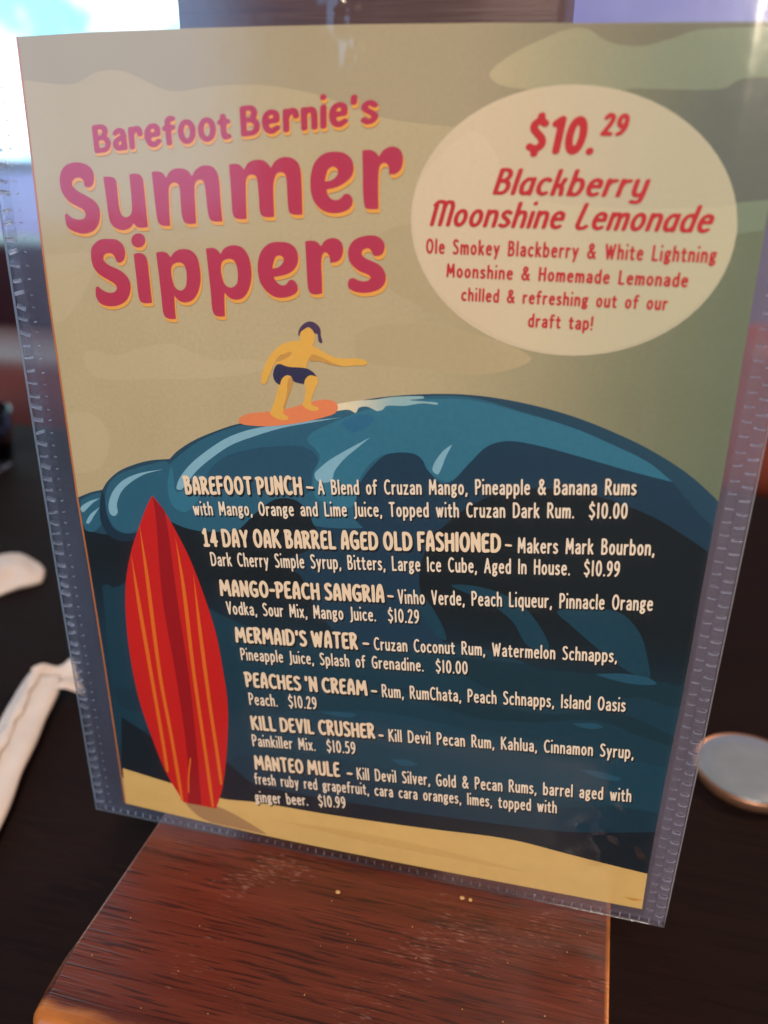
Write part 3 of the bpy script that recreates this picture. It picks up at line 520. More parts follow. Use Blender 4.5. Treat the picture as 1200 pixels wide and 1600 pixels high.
G = {
'a': (.26, [Pl((.26,.46),(.26,0)), Cv([(.03,.56),(.12,.64),(.22,.6),(.26,.46)]), Cv([(.26,.37),(.12,.34),(.01,.22),(.03,.06),(.11,0),(.21,.06),(.26,.16)])]),
'b': (.28, [Pl((0,1),(0,0)), bowl(0,.28)]),
'c': (.24, [Cv([(.24,.58),(.15,.64),(.04,.54),(0,.32),(.04,.1),(.15,0),(.24,.05)])]),
'd': (.28, [Pl((.28,1),(.28,0)), bowl(.28,0)]),
'e': (.27, [Pl((.01,.36),(.27,.36)), Cv([(.27,.36),(.25,.56),(.14,.64),(.04,.55),(0,.32),(.05,.08),(.16,0),(.26,.06)])]),
'f': (.2, [Cv([(.22,.98),(.14,1.0),(.07,.9),(.07,.75)]), Pl((.07,.75),(.07,0)), Pl((-.02,.62),(.2,.62))]),
'g': (.27, [El(.125,.45,.115,.19), Cv([(.06,.28),(.01,.19),(.07,.1),(.2,.06),(.26,-.07),(.14,-.22),(.01,-.17),(.01,-.04),(.1,.06)]), Pl((.18,.62),(.28,.64))]),
'h': (.26, [Pl((0,1),(0,0)), Cv([(0,.46),(.1,.62),(.22,.6),(.26,.42)]), Pl((.26,.42),(.26,0))]),
'i': (0, [Pl((0,.62),(0,0)), Pl((0,1.0),(0,1.02))]),
'k': (.25, [Pl((0,1),(0,0)), Pl((.23,.64),(.02,.3)), Pl((.08,.38),(.26,0))]),
'l': (0, [Pl((0,1),(0,0))]),
'm': (.44, [Pl((0,.64),(0,0)), Cv([(0,.46),(.09,.62),(.19,.6),(.22,.42)]), Pl((.22,.42),(.22,0)), Cv([(.22,.46),(.31,.62),(.41,.6),(.44,.42)]), Pl((.44,.42),(.44,0))]),
'n': (.26, [Pl((0,.64),(0,0)), Cv([(0,.46),(.1,.62),(.22,.6),(.26,.42)]), Pl((.26,.42),(.26,0))]),
'o': (.28, [El(.14,.32,.14,.32)]),
'p': (.28, [Pl((0,.64),(0,-.28)), bowl(0,.28)]),
'q': (.28, [Pl((.28,.64),(.28,-.28)), bowl(.28,0)]),
'r': (.17, [Pl((0,.64),(0,0)), Cv([(0,.42),(.08,.59),(.18,.62)])]),
's': (.21, [Cv([(.2,.58),(.1,.64),(.01,.55),(.03,.42),(.16,.28),(.22,.16),(.17,.04),(.08,0),(0,.05)])]),
't': (.19, [Pl((.07,.85),(.07,.15)), Cv([(.07,.15),(.11,.01),(.2,.02)]), Pl((-.02,.62),(.19,.62))]),
'u': (.26, [Pl((0,.64),(0,.2)), Cv([(0,.2),(.05,.02),(.16,.02),(.26,.16)]), Pl((.26,.64),(.26,0))]),
'v': (.26, [Pl((0,.64),(.13,0),(.26,.64))]),
'w': (.42, [Pl((0,.64),(.11,0),(.21,.6),(.31,0),(.42,.64))]),
'x': (.25, [Pl((0,.64),(.25,0)), Pl((.25,.64),(0,0))]),
'y': (.27, [Pl((0,.64),(.14,.02)), Pl((.27,.64),(.06,-.28))]),
'z': (.24, [Pl((0,.62),(.23,.62),(0,0),(.24,0))]),
'A': (.38, [Pl((0,0),(.19,1),(.38,0)), Pl((.07,.33),(.31,.33))]),
'B': (.3, [Pl((0,0),(0,1)), Cv([(0,1),(.19,.98),(.26,.78),(.18,.57),(0,.53)]), Cv([(.08,.53),(.24,.48),(.3,.26),(.22,.03),(0,0)])]),
'C': (.33, [Cv([(.33,.92),(.2,1),(.06,.85),(0,.5),(.06,.15),(.2,0),(.33,.07)])]),
'D': (.36, [Pl((0,0),(0,1)), Cv([(0,1),(.2,.97),(.33,.78),(.36,.5),(.33,.22),(.2,.03),(0,0)])]),
'E': (.24, [Pl((.24,1),(0,1),(0,0),(.25,0)), Pl((0,.53),(.21,.53))]),
'F': (.23, [Pl((.24,1),(0,1),(0,0)), Pl((0,.53),(.2,.53))]),
'G': (.36, [Cv([(.33,.92),(.2,1),(.06,.85),(0,.5),(.06,.15),(.2,0),(.35,.08)]), Pl((.22,.45),(.35,.45),(.35,.08))]),
'H': (.33, [Pl((0,0),(0,1)), Pl((.33,0),(.33,1)), Pl((0,.53),(.33,.53))]),
'I': (0, [Pl((0,0),(0,1))]),
'J': (.12, [Pl((.12,1),(.12,.1)), Cv([(.12,.1),(.09,-.1),(0,-.17)])]),
'K': (.33, [Pl((0,0),(0,1)), Pl((.3,1),(.02,.5)), Pl((.08,.58),(.34,0))]),
'L': (.24, [Pl((0,1),(0,0),(.24,0))]),
'M': (.42, [Pl((0,0),(.03,1),(.21,.3),(.39,1),(.42,0))]),
'N': (.33, [Pl((0,0),(0,1),(.33,0),(.33,1))]),
'O': (.38, [El(.19,.5,.19,.5)]),
'P': (.28, [Pl((0,0),(0,1)), Cv([(0,1),(.2,.98),(.29,.74),(.2,.5),(0,.47)])]),
'R': (.32, [Pl((0,0),(0,1)), Cv([(0,1),(.2,.98),(.28,.75),(.2,.53),(0,.5)]), Pl((.12,.5),(.33,0))]),
'S': (.27, [Cv([(.26,.92),(.15,1),(.03,.92),(.02,.74),(.12,.56),(.24,.4),(.28,.22),(.22,.05),(.1,0),(0,.06)])]),
'T': (.32, [Pl((0,1),(.32,1)), Pl((.16,1),(.16,0))]),
'U': (.32, [Pl((0,1),(0,.25)), Cv([(0,.25),(.05,.05),(.16,0),(.27,.05),(.32,.25)]), Pl((.32,.25),(.32,1))]),
'V': (.33, [Pl((0,1),(.165,0),(.33,1))]),
'W': (.54, [Pl((0,1),(.14,0),(.27,.9),(.4,0),(.54,1))]),
'Y': (.34, [Pl((0,1),(.17,.42),(.34,1)), Pl((.17,.42),(.17,0))]),
'0': (.3, [El(.15,.5,.15,.5)]),
'1': (.1, [Pl((.05,1),(.05,0))]),
'2': (.27, [Cv([(.01,.85),(.1,1),(.23,.95),(.25,.72),(.14,.35),(0,0)]), Pl((0,0),(.28,0))]),
'4': (.3, [Pl((.22,0),(.22,1),(0,.28),(.3,.28))]),
'5': (.26, [Pl((.25,1),(.06,1),(.04,.58)), Cv([(.04,.58),(.18,.6),(.27,.42),(.24,.12),(.1,0),(0,.04)])]),
'9': (.28, [El(.14,.7,.135,.29), Cv([(.275,.7),(.26,.35),(.15,.08),(.05,0)])]),
'$': (.28, [Cv([(.26,.86),(.15,.94),(.03,.86),(.02,.7),(.12,.55),(.24,.4),(.28,.24),(.22,.1),(.1,.06),(0,.12)]), Pl((.14,1.1),(.14,.94)), Pl((.14,.06),(.14,-.1))]),
'.': (.02, [Pl((.01,.0),(.01,.02))]),
',': (.04, [Pl((.03,.02),(0,-.15))]),
'&': (.42, [Cv([(.42,0),(.27,.3),(.12,.64),(.08,.86),(.19,1),(.3,.86),(.22,.62),(.05,.42),(0,.2),(.12,0),(.28,.1),(.4,.42)])]),
'!': (0, [Pl((0,1),(0,.34)), Pl((0,.0),(0,.02))]),
'-': (.14, [Pl((0,.36),(.14,.36))]),
"'": (.02, [Pl((.01,1),(0,.8))]),
' ': (.44, []),
}
HG = dict(G)     # brush lettering of the drink names: low-waisted capitals
HG.update({
'1': (.22, [Pl((0,.8),(.11,1),(.11,0)), Pl((0,0),(.22,0))]),
'B': (.28, [Pl((0,0),(.0,1)), Cv([(-.04,1),(.17,.98),(.22,.8),(.12,.6),(0,.56)]), Cv([(.04,.56),(.22,.5),(.28,.28),(.2,.04),(0,0)])]),
'P': (.27, [Pl((0,0),(0,1)), Cv([(-.06,.98),(.14,1),(.27,.8),(.22,.5),(.03,.4)])]),
'R': (.29, [Pl((0,0),(0,1)), Cv([(-.05,.98),(.14,1),(.25,.82),(.18,.56),(.02,.46)]), Pl((.1,.48),(.29,0))]),
'A': (.3, [Cv([(0,0),(.04,.6),(.12,1),(.2,1),(.27,.6),(.3,0)]), Pl((.04,.3),(.28,.3))]),
'E': (.24, [Cv([(.24,1),(.06,.98),(0,.8)]), Pl((0,.8),(0,.1)), Cv([(0,.1),(.06,0),(.25,.02)]), Pl((0,.52),(.19,.54))]),
'M': (.5, [Pl((0,0),(.06,1)), Pl((.06,1),(.25,.36),(.44,1)), Pl((.44,1),(.5,0))]),
'-': (.17, [Pl((0,.44),(.17,.44))]),
' ': (.22, []),
})
OG = dict(G)     # slanted deco lettering
OG.update({
'1': (.14, [Pl((0,.86),(.13,1),(.13,0))]),
'M': (.5, [Pl((0,0),(0,.85)), Cv([(-.05,.86),(.04,1),(.2,.98),(.25,.8)]), Pl((.25,.8),(.25,0)), Cv([(.25,.8),(.3,.98),(.44,.98),(.5,.8)]), Pl((.5,.8),(.5,0))]),
'L': (.26, [Pl((.06,1),(0,.12)), Cv([(0,.12),(.06,0),(.18,0),(.26,.08)])]),
'k': (.24, [Pl((0,1),(0,0)), Cv([(.0,.36),(.14,.38),(.2,.64)]), Cv([(.1,.36),(.18,.3),(.22,0)])]),
'y': (.26, [Cv([(0,.64),(.02,.16),(.12,.02),(.25,.12)]), Cv([(.26,.64),(.26,-.1),(.18,-.26),(.04,-.24)])]),
'a': (.26, [Pl((.26,.64),(.26,0)), Cv([(.26,.6),(.1,.62),(0,.4),(.02,.1),(.12,0),(.26,.14)])]),
' ': (.3, []),
})
BG = dict(G)     # round heavy lettering of the first title line
BG.update({'B': (.36, [Pl((0,0),(0,1)), Cv([(0,1),(.24,.98),(.31,.78),(.22,.56),(0,.54)]), Cv([(.1,.54),(.28,.5),(.37,.28),(.28,.03),(0,0)])]),
           'o': (.34, [El(.17,.33,.17,.34)]), 'r': (.24, [Pl((0,.64),(0,0)), Cv([(0,.4),(.1,.62),(.22,.62),(.26,.44)])]),
           'e': (.32, [Pl((.02,.34),(.3,.36)), Cv([(.3,.36),(.29,.58),(.16,.66),(.04,.55),(0,.32),(.06,.07),(.18,0),(.31,.1)])]),
           's': (.27, [Cv([(.26,.54),(.15,.64),(.02,.56),(.04,.42),(.2,.28),(.27,.16),(.2,.03),(.08,0),(0,.08)])])})

for k_ in 'areonsu':
    BG[k_] = (BG[k_][0] * 1.05, [[np.array((p[0] * 1.05, p[1] * 1.16)) for p in st] for st in BG[k_][1]])
BG['i'] = (0, [Pl((0, .72), (0, 0)), Pl((0, 1.1), (0, 1.12))])

def glyph_mesh(strokes, r, slant=0.0, cell=None, sx=1.0):
    """filled shape of thick strokes: distance field + marching squares"""
    segs = []
    for s in strokes:
        q = [np.array((p[0] * sx + r, r + p[1] * (1 - 2 * r))) for p in s]
        segs += list(zip(q[:-1], q[1:]))
    A = np.array([s[0] for s in segs]); B = np.array([s[1] for s in segs])
    h = cell or r / 2.2
    lo = np.minimum(A.min(0), B.min(0)) - r - 1.5 * h; hi = np.maximum(A.max(0), B.max(0)) + r + 1.5 * h
    nx, ny = np.ceil((hi - lo) / h).astype(int) + 1
    X, Y = np.meshgrid(lo[0] + h * np.arange(nx), lo[1] + h * np.arange(ny))
    D = np.full(X.shape, 9.0)
    for a, b in zip(A, B):
        d = b - a; L = d @ d + 1e-12
        t = np.clip(((X - a[0]) * d[0] + (Y - a[1]) * d[1]) / L, 0, 1)
        D = np.minimum(D, np.hypot(X - a[0] - t * d[0], Y - a[1] - t * d[1]))
    Fv = r - D
    V = []; F = []; idx = {}
    def vert(key, p):
        if key not in idx: idx[key] = len(V); V.append((p[0] + slant * p[1], p[1]))
        return idx[key]
    def corner(i, j): return vert(('c', i, j), (X[j, i], Y[j, i]))
    def edge(i0, j0, i1, j1):
        if (i1, j1) < (i0, j0): i0, j0, i1, j1 = i1, j1, i0, j0
        a, b = Fv[j0, i0], Fv[j1, i1]; t = a / (a - b)
        return vert(('e', i0, j0, i1, j1), (X[j0, i0] + t * (X[j1, i1] - X[j0, i0]), Y[j0, i0] + t * (Y[j1, i1] - Y[j0, i0])))
    inside = Fv > 0
    for j in range(ny - 1):
        i = 0
        while i < nx - 1:
            cs = [(i, j), (i + 1, j), (i + 1, j + 1), (i, j + 1)]
            ins = [inside[b, a] for a, b in cs]; k = sum(ins)
            if k == 4:
                i2 = i + 1
                while i2 < nx - 1 and inside[j, i2 + 1] and inside[j + 1, i2 + 1]: i2 += 1
                F.append((corner(i, j), corner(i2, j), corner(i2, j + 1), corner(i, j + 1)))
                i = i2; continue
            if k:
                poly = []
                for n in range(4):
                    p, q = cs[n], cs[(n + 1) % 4]
                    if ins[n]: poly.append(corner(*p))
                    if ins[n] != ins[(n + 1) % 4]: poly.append(edge(*p, *q))
                if len(poly) >= 3: F.append(tuple(poly))
            i += 1
    return np.array(V), F
CACHE = {}
def write(name, text, x0, y0, x1, y1, cap, font, r, m, layer, slant=0.0, sp=0.07, sx=1.0, shadow=None, sh=(0.00016, -0.00022), sh_r=0.0, upmix=0.5, jitter=0.0, parent=None, label=None):
    """print one line: baseline from (x0, y0) to (x1, y1) of the photograph, cap height in the same pixels at its start"""
    a = np.array(card(x0, y0)); b = np.array(card(x1, y1)); t = np.array(card(x0, y0 - cap))
    size = t[1] - a[1]
    d = b - a; L = np.linalg.norm(d); d = d / L
    up = np.array((-d[1], d[0])) * upmix + np.array((0, 1)) * (1 - upmix); up /= np.linalg.norm(up)
    adv = 0; pos = []
    for ch in text:
        pos.append(adv); w = font[ch][0] * sx
        adv += w + (2 * r if ch != ' ' else 0) + (sp if ch != ' ' else 0)
    total = adv - sp + (slant * 1.0 if slant else 0)
    fx = L / total                              # metres per unit along the line, so that it fills the measured width
    outs = [(m, r, (0, 0), layer, name)]
    if shadow is not None: outs.insert(0, (shadow, r + sh_r, sh, layer - 1, name + '_shadow'))
    for mm, rr, off, lay, nm in outs:
        V = []; F = []
        rs = random.Random(len(text) * 31 + int(x0))
        for ch, px in zip(text, pos):
            if ch == ' ': continue
            key = (id(font), ch, round(rr, 4), slant, sx)
            if key not in CACHE: CACHE[key] = glyph_mesh(font[ch][1], rr, slant, sx=sx)
            gv, gf = CACHE[key]
            j1, j2 = rs.uniform(-1, 1) * jitter, rs.uniform(-1, 1) * jitter
            gx = gv[:, 0] + px - (rr - r) + j2 * 0.4 * gv[:, 1]; gy = gv[:, 1] * (1 + j1) - (rr - r)
            X_ = a[0] + off[0] + gx * fx * d[0] + gy * size * up[0]
            Z_ = a[1] + off[1] + gx * fx * d[1] + gy * size * up[1]
            base = len(V); V += [(x, -PITCH * lay * 4, z) for x, z in zip(X_, Z_)]
            F += [tuple(base + i for i in f) for f in gf]
        child(nm, mesh(nm, V, F), mm, parent or paper, label=label if nm == name else None)

# first title line
kw = dict(font=BG, r=.088, m=magenta, layer=24, shadow=amber, sh=(0.0002, -0.00052), upmix=0.0, sp=.06, jitter=.02)
write('title_lettering', 'Barefoot', 148.5, 240, 362, 217.5, 45, **kw)
write('title_lettering', "Bernie's", 377, 214, 591.5, 193, 47, **kw)
# badge lettering
kw = dict(font=OG, r=.09, m=redink, layer=24, slant=.12, upmix=.6, sp=.05)
write('price_lettering', '$10.', 819, 240, 935, 242.5, 60, **kw)
write('price_lettering', '29', 937, 212, 983, 213, 36, **kw)
kw = dict(font=OG, r=.066, m=redink, layer=24, slant=.2, upmix=.6, sp=.06)
write('drink_name_lettering', 'Blackberry', 769, 304, 1018, 309.5, 42, **kw)
write('drink_name_lettering', 'Moonshine Lemonade', 671, 353, 1119, 364.5, 41, **kw)
kw = dict(font=G, r=.074, m=redink, layer=24, upmix=.5, sp=.1)
write('badge_text_lettering', 'Ole Smokey Blackberry & White Lightning', 665.5, 396, 1118, 411, 24, **kw)
write('badge_text_lettering', 'Moonshine & Homemade Lemonade', 697.5, 433, 1074, 449, 22, **kw)
write('badge_text_lettering', 'chilled & refreshing out of our', 720.5, 470, 1042, 485, 21.5, **kw)
write('badge_text_lettering', 'draft tap!', 824.5, 511, 925.5, 516, 22, **kw)
# drinks list
hk = dict(font=HG, r=.086, m=peach, layer=26, shadow=shadow, sh_r=0.012, sh=(0.0003, -0.00036), sp=.04, jitter=.035, upmix=.6)
bk = dict(font=G, r=.067, m=white, layer=26, shadow=shadow, sh_r=0.008, sh=(0.00024, -0.00030), sp=.085, upmix=.6)
def H_(t, *a): write('drink_name_lettering', t, *a[:4], a[4] * 1.04, **hk)
def B_(t, *a): write('drink_text_lettering', t, *a[:4], a[4] * 1.09, **bk)
def D_(x0, x1, y): write('dash_lettering', '-', x0, y + 8, x1, y + 9, 20, **hk)
H_('BAREFOOT PUNCH', 290.5, 772.5, 473.5, 773.5, 27.5); D_(478.5, 490.5, 762)
B_('A Blend of Cruzan Mango, Pineapple & Banana Rums', 497.5, 772.5, 994, 773.5, 21.5)
B_('with Mango, Orange and Lime Juice, Topped with Cruzan Dark Rum.  $10.00', 303.5, 805, 980, 810.5, 20)
H_('14 DAY OAK BARREL AGED OLD FASHIONED', 319, 854, 783, 863.5, 27); D_(788.5, 800, 852)
B_('Makers Mark Bourbon,', 809, 864, 1022.5, 868, 23)
B_('Dark Cherry Simple Syrup, Bitters, Large Ice Cube, Aged In House.  $10.99', 331, 884, 968, 901, 20)
H_('MANGO-PEACH SANGRIA', 345, 931, 601.5, 941.5, 25); D_(605, 615.5, 931.5)
B_('Vinho Verde, Peach Liqueur, Pinnacle Orange', 622.5, 943, 1019.5, 954.5, 21)
B_('Vodka, Sour Mix, Mango Juice.  $10.29', 355.5, 959.5, 655.5, 974, 18.8)
H_("MERMAID'S WATER", 369, 1003.5, 560, 1015, 23.8); D_(567, 578, 1006)
B_('Cruzan Coconut Rum, Watermelon Schnapps,', 585, 1015.5, 964, 1035, 19)
B_('Pineapple Juice, Splash of Grenadine.  $10.00', 377.5, 1031, 731, 1053.5, 17.5)
H_("PEACHES 'N CREAM", 385, 1073, 575, 1087, 22.6); D_(580, 590, 1080)
B_('Rum, RumChata, Peach Schnapps, Island Oasis', 597.5, 1089, 977, 1112, 19)
B_('Peach.  $10.29', 390.5, 1101, 496, 1108, 17.5)
H_('KILL DEVIL CRUSHER', 394, 1140, 587, 1154, 22); D_(591.5, 600, 1149)
B_('Kill Devil Pecan Rum, Kahlua, Cinnamon Syrup,', 608, 1158, 990, 1185.5, 18)
B_('Painkiller Mix.  $10.59', 395.5, 1165.5, 556.5, 1178, 17)
H_('MANTEO MULE', 399, 1202, 532, 1214, 21.5); D_(542.5, 552, 1209)
B_('Kill Devil Silver, Gold & Pecan Rums, barrel aged with', 558.5, 1217.5, 986, 1253, 17.5)
B_('fresh ruby red grapefruit, cara cara oranges, limes, topped with', 399, 1224.5, 870, 1270.5, 16)
B_('ginger beer.  $10.99', 400, 1253, 541, 1262.5, 16)

# ------------------------------------------------------------------ clear sleeve round the card
sl = thing('plastic_sleeve', (0.0623, -0.0006, -0.0036), 'clear plastic sleeve with stitched looking welded edges holding the menu card', 'plastic sleeve')
X0, X1, Z0, Z1 = -0.0086, 0.1332, -0.0034, 0.215
def edge_x(side, z):
    if side < 0: return -0.0086 - 0.0006 * math.sin(math.pi * min(max(z / 0.17, 0), 1)) 
    return np.interp(z, [-0.003, 0.05, 0.17], [0.1321, 0.1328, 0.1338])
def hsh(x, z, k):
    return math.sin(x * 61 + k) * math.sin(z * 43 + 1.7 * k) * 0.5 + math.sin(x * 23 - z * 31 + k * 2.1) * 0.5
def crinkle(x, z):
    r = 0
    for (cx_, cz_, s, a, fr) in ((0.1150, 0.0200, 0.0050, 0.0016, 800), (0.1270, 0.0180, 0.0032, 0.0012, 1100), (0.0600, 0.1765, 0.0024, 0.0007, 2100), (0.0615, 0.1685, 0.0014, 0.0005, 2300)):
        d2 = ((x - cx_) ** 2 + ((z - cz_) * 0.6) ** 2) / s ** 2
        if d2 < 9: r += a * math.exp(-d2) * (math.sin(x * fr + math.sin(z * 700) * 1.5) * 0.5 + math.cos(z * fr * 0.8 + x * 600) * 0.5 - 1) * 0.6
    return r
def sheet(name, ybase, m, amp, crk, nx=230, nz=350):
    V = []; F = []
    for j in range(nz + 1):
        z = Z0 + (Z1 - Z0) * j / nz
        for i in range(nx + 1):
            x = edge_x(-1, z) + (edge_x(1, z) - edge_x(-1, z)) * i / nx
            e = min((x + 0.0086) / 0.012, (0.1332 - x) / 0.012, (z - Z0) / 0.01, 1); e = max(e, 0)
            y = ybase * (0.25 + 0.75 * e) + amp * e * hsh(x, z, 1 if ybase < 0 else 4) + (crinkle(x, z) if crk else 0)
            V.append((x, min(y, -0.00050) if ybase < 0 else max(y, 0.0007), z))
    for j in range(nz):
        for i in range(nx):
            a = j * (nx + 1) + i; F.append((a, a + 1, a + nx + 2, a + nx + 1))
    me = mesh(name, V, F); shade(me); return me
clear_f = plastic('clear_front_vinyl', 0.03, rough=0.15, bump=0.10)
clear_b = plastic('clear_back_vinyl', 0.22, haze_col=(0.66, 0.62, 0.84), rough=0.12, bump=0.15)
child('front_sheet', sheet('front_sheet', -0.0013, clear_f, 0.00025, True), clear_f, sl)
child('back_sheet', sheet('back_sheet', 0.0015, clear_b, 0.0003, False), clear_b, sl)
# weld: raised bars like stitches along both sides and the bottom, and a thin bead on the outline
weld = plastic('weld_vinyl', 0.6, haze_col=(0.85, 0.87, 1.0), rough=0.10, bump=0.3, tint=0.8)
weldb = plastic('weld_band_vinyl', 0.13, haze_col=(0.80, 0.76, 0.92), rough=0.12, bump=0.6, tint=0.9)
def bars():
    V = []; F = []
    rs = random.Random(3)
    def bar(cx, cz, lx, lz, y=-0.0006, h=0.00035, ang=0.0):
        ca, sa = math.cos(ang), math.sin(ang)
        b = len(V)
        for (u, w, yy) in ((-1, -1, 0), (1, -1, 0), (1, 1, 0), (-1, 1, 0), (-.6, -.4, h), (.6, -.4, h), (.6, .4, h), (-.6, .4, h)):
            px, pz = u * lx / 2, w * lz / 2
            V.append((cx + px * ca - pz * sa, y - yy, cz + px * sa + pz * ca))
        for f in ((4, 5, 6, 7), (0, 1, 5, 4), (1, 2, 6, 5), (2, 3, 7, 6), (3, 0, 4, 7)): F.append(tuple(b + i for i in f))
    z = 0.0
    while z < 0.20:
        j = lambda s: rs.uniform(-s, s)
        bar(edge_x(-1, z) + 0.0016, z + j(.0004), 0.0021 + j(.0004), 0.0008 + j(.00025), h=0.0006, ang=j(.35))
        bar(edge_x(-1, z) + 0.0044, z + j(.0003), 0.0006, 0.00025, ang=j(.3))
        bar(edge_x(1, z) - 0.0014, z + j(.0002), 0.0019, 0.00036, h=0.0005, ang=j(.12))
        bar(edge_x(1, z) - 0.0036, z + 0.001 + j(.0002), 0.0016, 0.00026, ang=j(.15))
        z += 0.0026
    x = X0 + 0.003
    while x < X1 - 0.002:
        bar(x, Z0 + 0.0012, 0.0003, 0.0012, ang=rs.uniform(-.15, .15)); x += 0.0021
    return mesh('weld_stitches', V, F)
child('weld_stitches', bars(), weld, sl, kind='stuff')
def ribbon(name, path, wx, wz, y=-0.00055, h=0.0001):
    """path: inner/outer rails"""
    V = []; F = []
    for (a, b) in path:
        V += [(a[0], y, a[1]), ((a[0] + b[0]) / 2, y - h, (a[1] + b[1]) / 2), (b[0], y, b[1])]
    for i in range(len(path) - 1):
        k = 3 * i; F += [(k, k + 3, k + 4, k + 1), (k + 1, k + 4, k + 5, k + 2)]
    me = mesh(name, V, F); shade(me); return me
zz = [Z0 + 0.22 * k / 60 for k in range(61)]
child('weld_band', ribbon('weld_band', [((edge_x(-1, z) + 0.0004, z), (edge_x(-1, z) + 0.0030, z)) for z in zz], 0, 0), weldb, sl)
child('weld_band', ribbon('weld_band', [((edge_x(1, z) - 0.0026, z), (edge_x(1, z) - 0.0005, z)) for z in zz], 0, 0), weldb, sl)
child('weld_band', ribbon('weld_band', [((edge_x(1, z) - 0.0046, z), (edge_x(1, z) - 0.0029, z)) for z in zz], 0, 0), weldb, sl)
xx = [X0 + 0.0005 + (X1 - X0 - 0.0015) * k / 60 for k in range(61)]
child('weld_band', ribbon('weld_band', [((x, Z0 + 0.0003), (x, Z0 + 0.0022)) for x in xx], 0, 0), weldb, sl)
bead = plastic('bead_vinyl', 0.35, haze_col=(0.9, 0.92, 1.0), rough=0.1, tint=0.8)
def bead_mesh():
    pts = [(edge_x(-1, z), z) for z in zz[::-1]] + [(x, Z0) for x in np.linspace(X0, X1 - 0.001, 40)[1:-1]] + [(edge_x(1, z), z) for z in zz]
    V = []; F = []; rr = 0.00015; n = 6
    for i, p in enumerate(pts):
        q = pts[min(i + 1, len(pts) - 1)]; o = pts[max(i - 1, 0)]
        t = np.array(q) - np.array(o); t /= np.linalg.norm(t); nn = np.array((-t[1], t[0]))
        for k in range(n):
            a = 2 * math.pi * k / n
            V.append((p[0] + nn[0] * rr * math.cos(a), -0.0004 + rr * math.sin(a) * 2.2, p[1] + nn[1] * rr * math.cos(a)))
    for i in range(len(pts) - 1):
        for k in range(n): F.append((i*n + k, i*n + (k+1) % n, (i+1)*n + (k+1) % n, (i+1)*n + k))
    me = mesh('edge_bead', V, F); shade(me); return me
child('edge_bead', bead_mesh(), bead, sl)

# ------------------------------------------------------------------ things lying on the table
paper_m = plain('wrapper_paper', (206, 192, 186), 0.85, var=0.06, scale=90, bump=0.15)
def wrapper():
    """flattened paper tube, twisted at its torn end"""
    a = at(-68, 1345, 2, ZT + 0.004); b = at(68, 1060, 2, ZT + 0.006)
    d = (b - a); L = np.linalg.norm(d[:2]); d = d / np.linalg.norm(d); s = np.array((-d[1], d[0], 0)); s /= np.linalg.norm(s)
    V = []; F = []; n = 40; k = 14
    for i in range(n + 1):
        t = i / n; w = 0.0082 * (1 - 0.10 * t); hgt = 0.0030
        if t > 0.9: w *= 1 - 1.5 * (t - 0.9); 
        c_ = a + d * L * t
        for j in range(k):
            an = 2 * math.pi * j / k
            cr = 0.00018 * math.sin(t * 19 + j * 0.9) + 0.00015 * math.sin(t * 9 + j * .5)
            p = c_ + s * (w * math.cos(an) + cr) + np.array((0, 0, hgt * math.sin(an) * (0.8 + 0.2 * math.cos(an * 2)) + cr))
            p[2] = max(p[2], ZT + 0.0001)
            V.append(tuple(p))
    for i in range(n):
        for j in range(k): F.append((i*k + j, i*k + (j+1) % k, (i+1)*k + (j+1) % k, (i+1)*k + j))
    F.append(tuple(range(k))[::-1]); F.append(tuple(n*k + j for j in range(k)))
    return mesh('straw_wrapper', V, F), a, b, s
wm, wa, wb, ws = wrapper()
shade(wm)
w = thing('straw_wrapper', (wa[0], wa[1], ZT), 'crumpled white paper straw wrapper lying left of the stand on the dark table', 'straw wrapper')
child('tube', wm, paper_m, w)
def seam():      # the glued overlap running along the tube
    d = wb - wa; V = []; F = []; n = 60
    for i in range(n + 1):
        t = i / n; c_ = wa + d * t
        for k, (o, h_) in enumerate(((0.0006, 0.0026), (0.0010, 0.0034), (0.0042, 0.0030), (0.0046, 0.0018))):
            wv = 0.0004 * math.sin(t * 31 + k) + 0.0003 * math.sin(t * 67)
            p = c_ + ws * (o + wv); V.append((p[0], p[1], p[2] + h_ + 0.0002 * math.sin(t * 50 + k * 2)))
    for i in range(n):
        for k in range(3): F.append((4*i + k, 4*i + k + 1, 4*i + k + 5, 4*i + k + 4))
    me = mesh('seam_fold', V, F); shade(me); return me
child('seam_fold', seam(), paper_m, w)
def flap():
    p0 = at(50, 1046, 2, ZT + 0.008); p1 = at(112, 1030, 2, ZT + 0.007); p2 = at(132, 1080, 2, ZT + 0.003); p3 = at(52, 1086, 2, ZT + 0.006)
    V = []; F = []; n = 8
    for j in range(n + 1):
        for i in range(n + 1):
            u, v = i / n, j / n
            p = (p0 * (1 - u) + p1 * u) * (1 - v) + (p3 * (1 - u) + p2 * u) * v
            p = p + np.array((0, 0, 0.0016 * math.sin(u * 7 + v * 4) + 0.0012 * math.sin(v * 9)))
            p[2] = max(p[2], ZT + 0.0003); V.append(tuple(p))
    for j in range(n):
        for i in range(n):
            a_ = j*(n+1) + i; F.append((a_, a_+1, a_+n+2, a_+n+1))
    V2 = V + [(x, y, z - 0.0001) for x, y, z in V]; o = len(V)
    me = mesh('torn_end', V2, F + [tuple(o + i for i in f[::-1]) for f in F]); shade(me); return me
child('torn_end', flap(), paper_m, w)
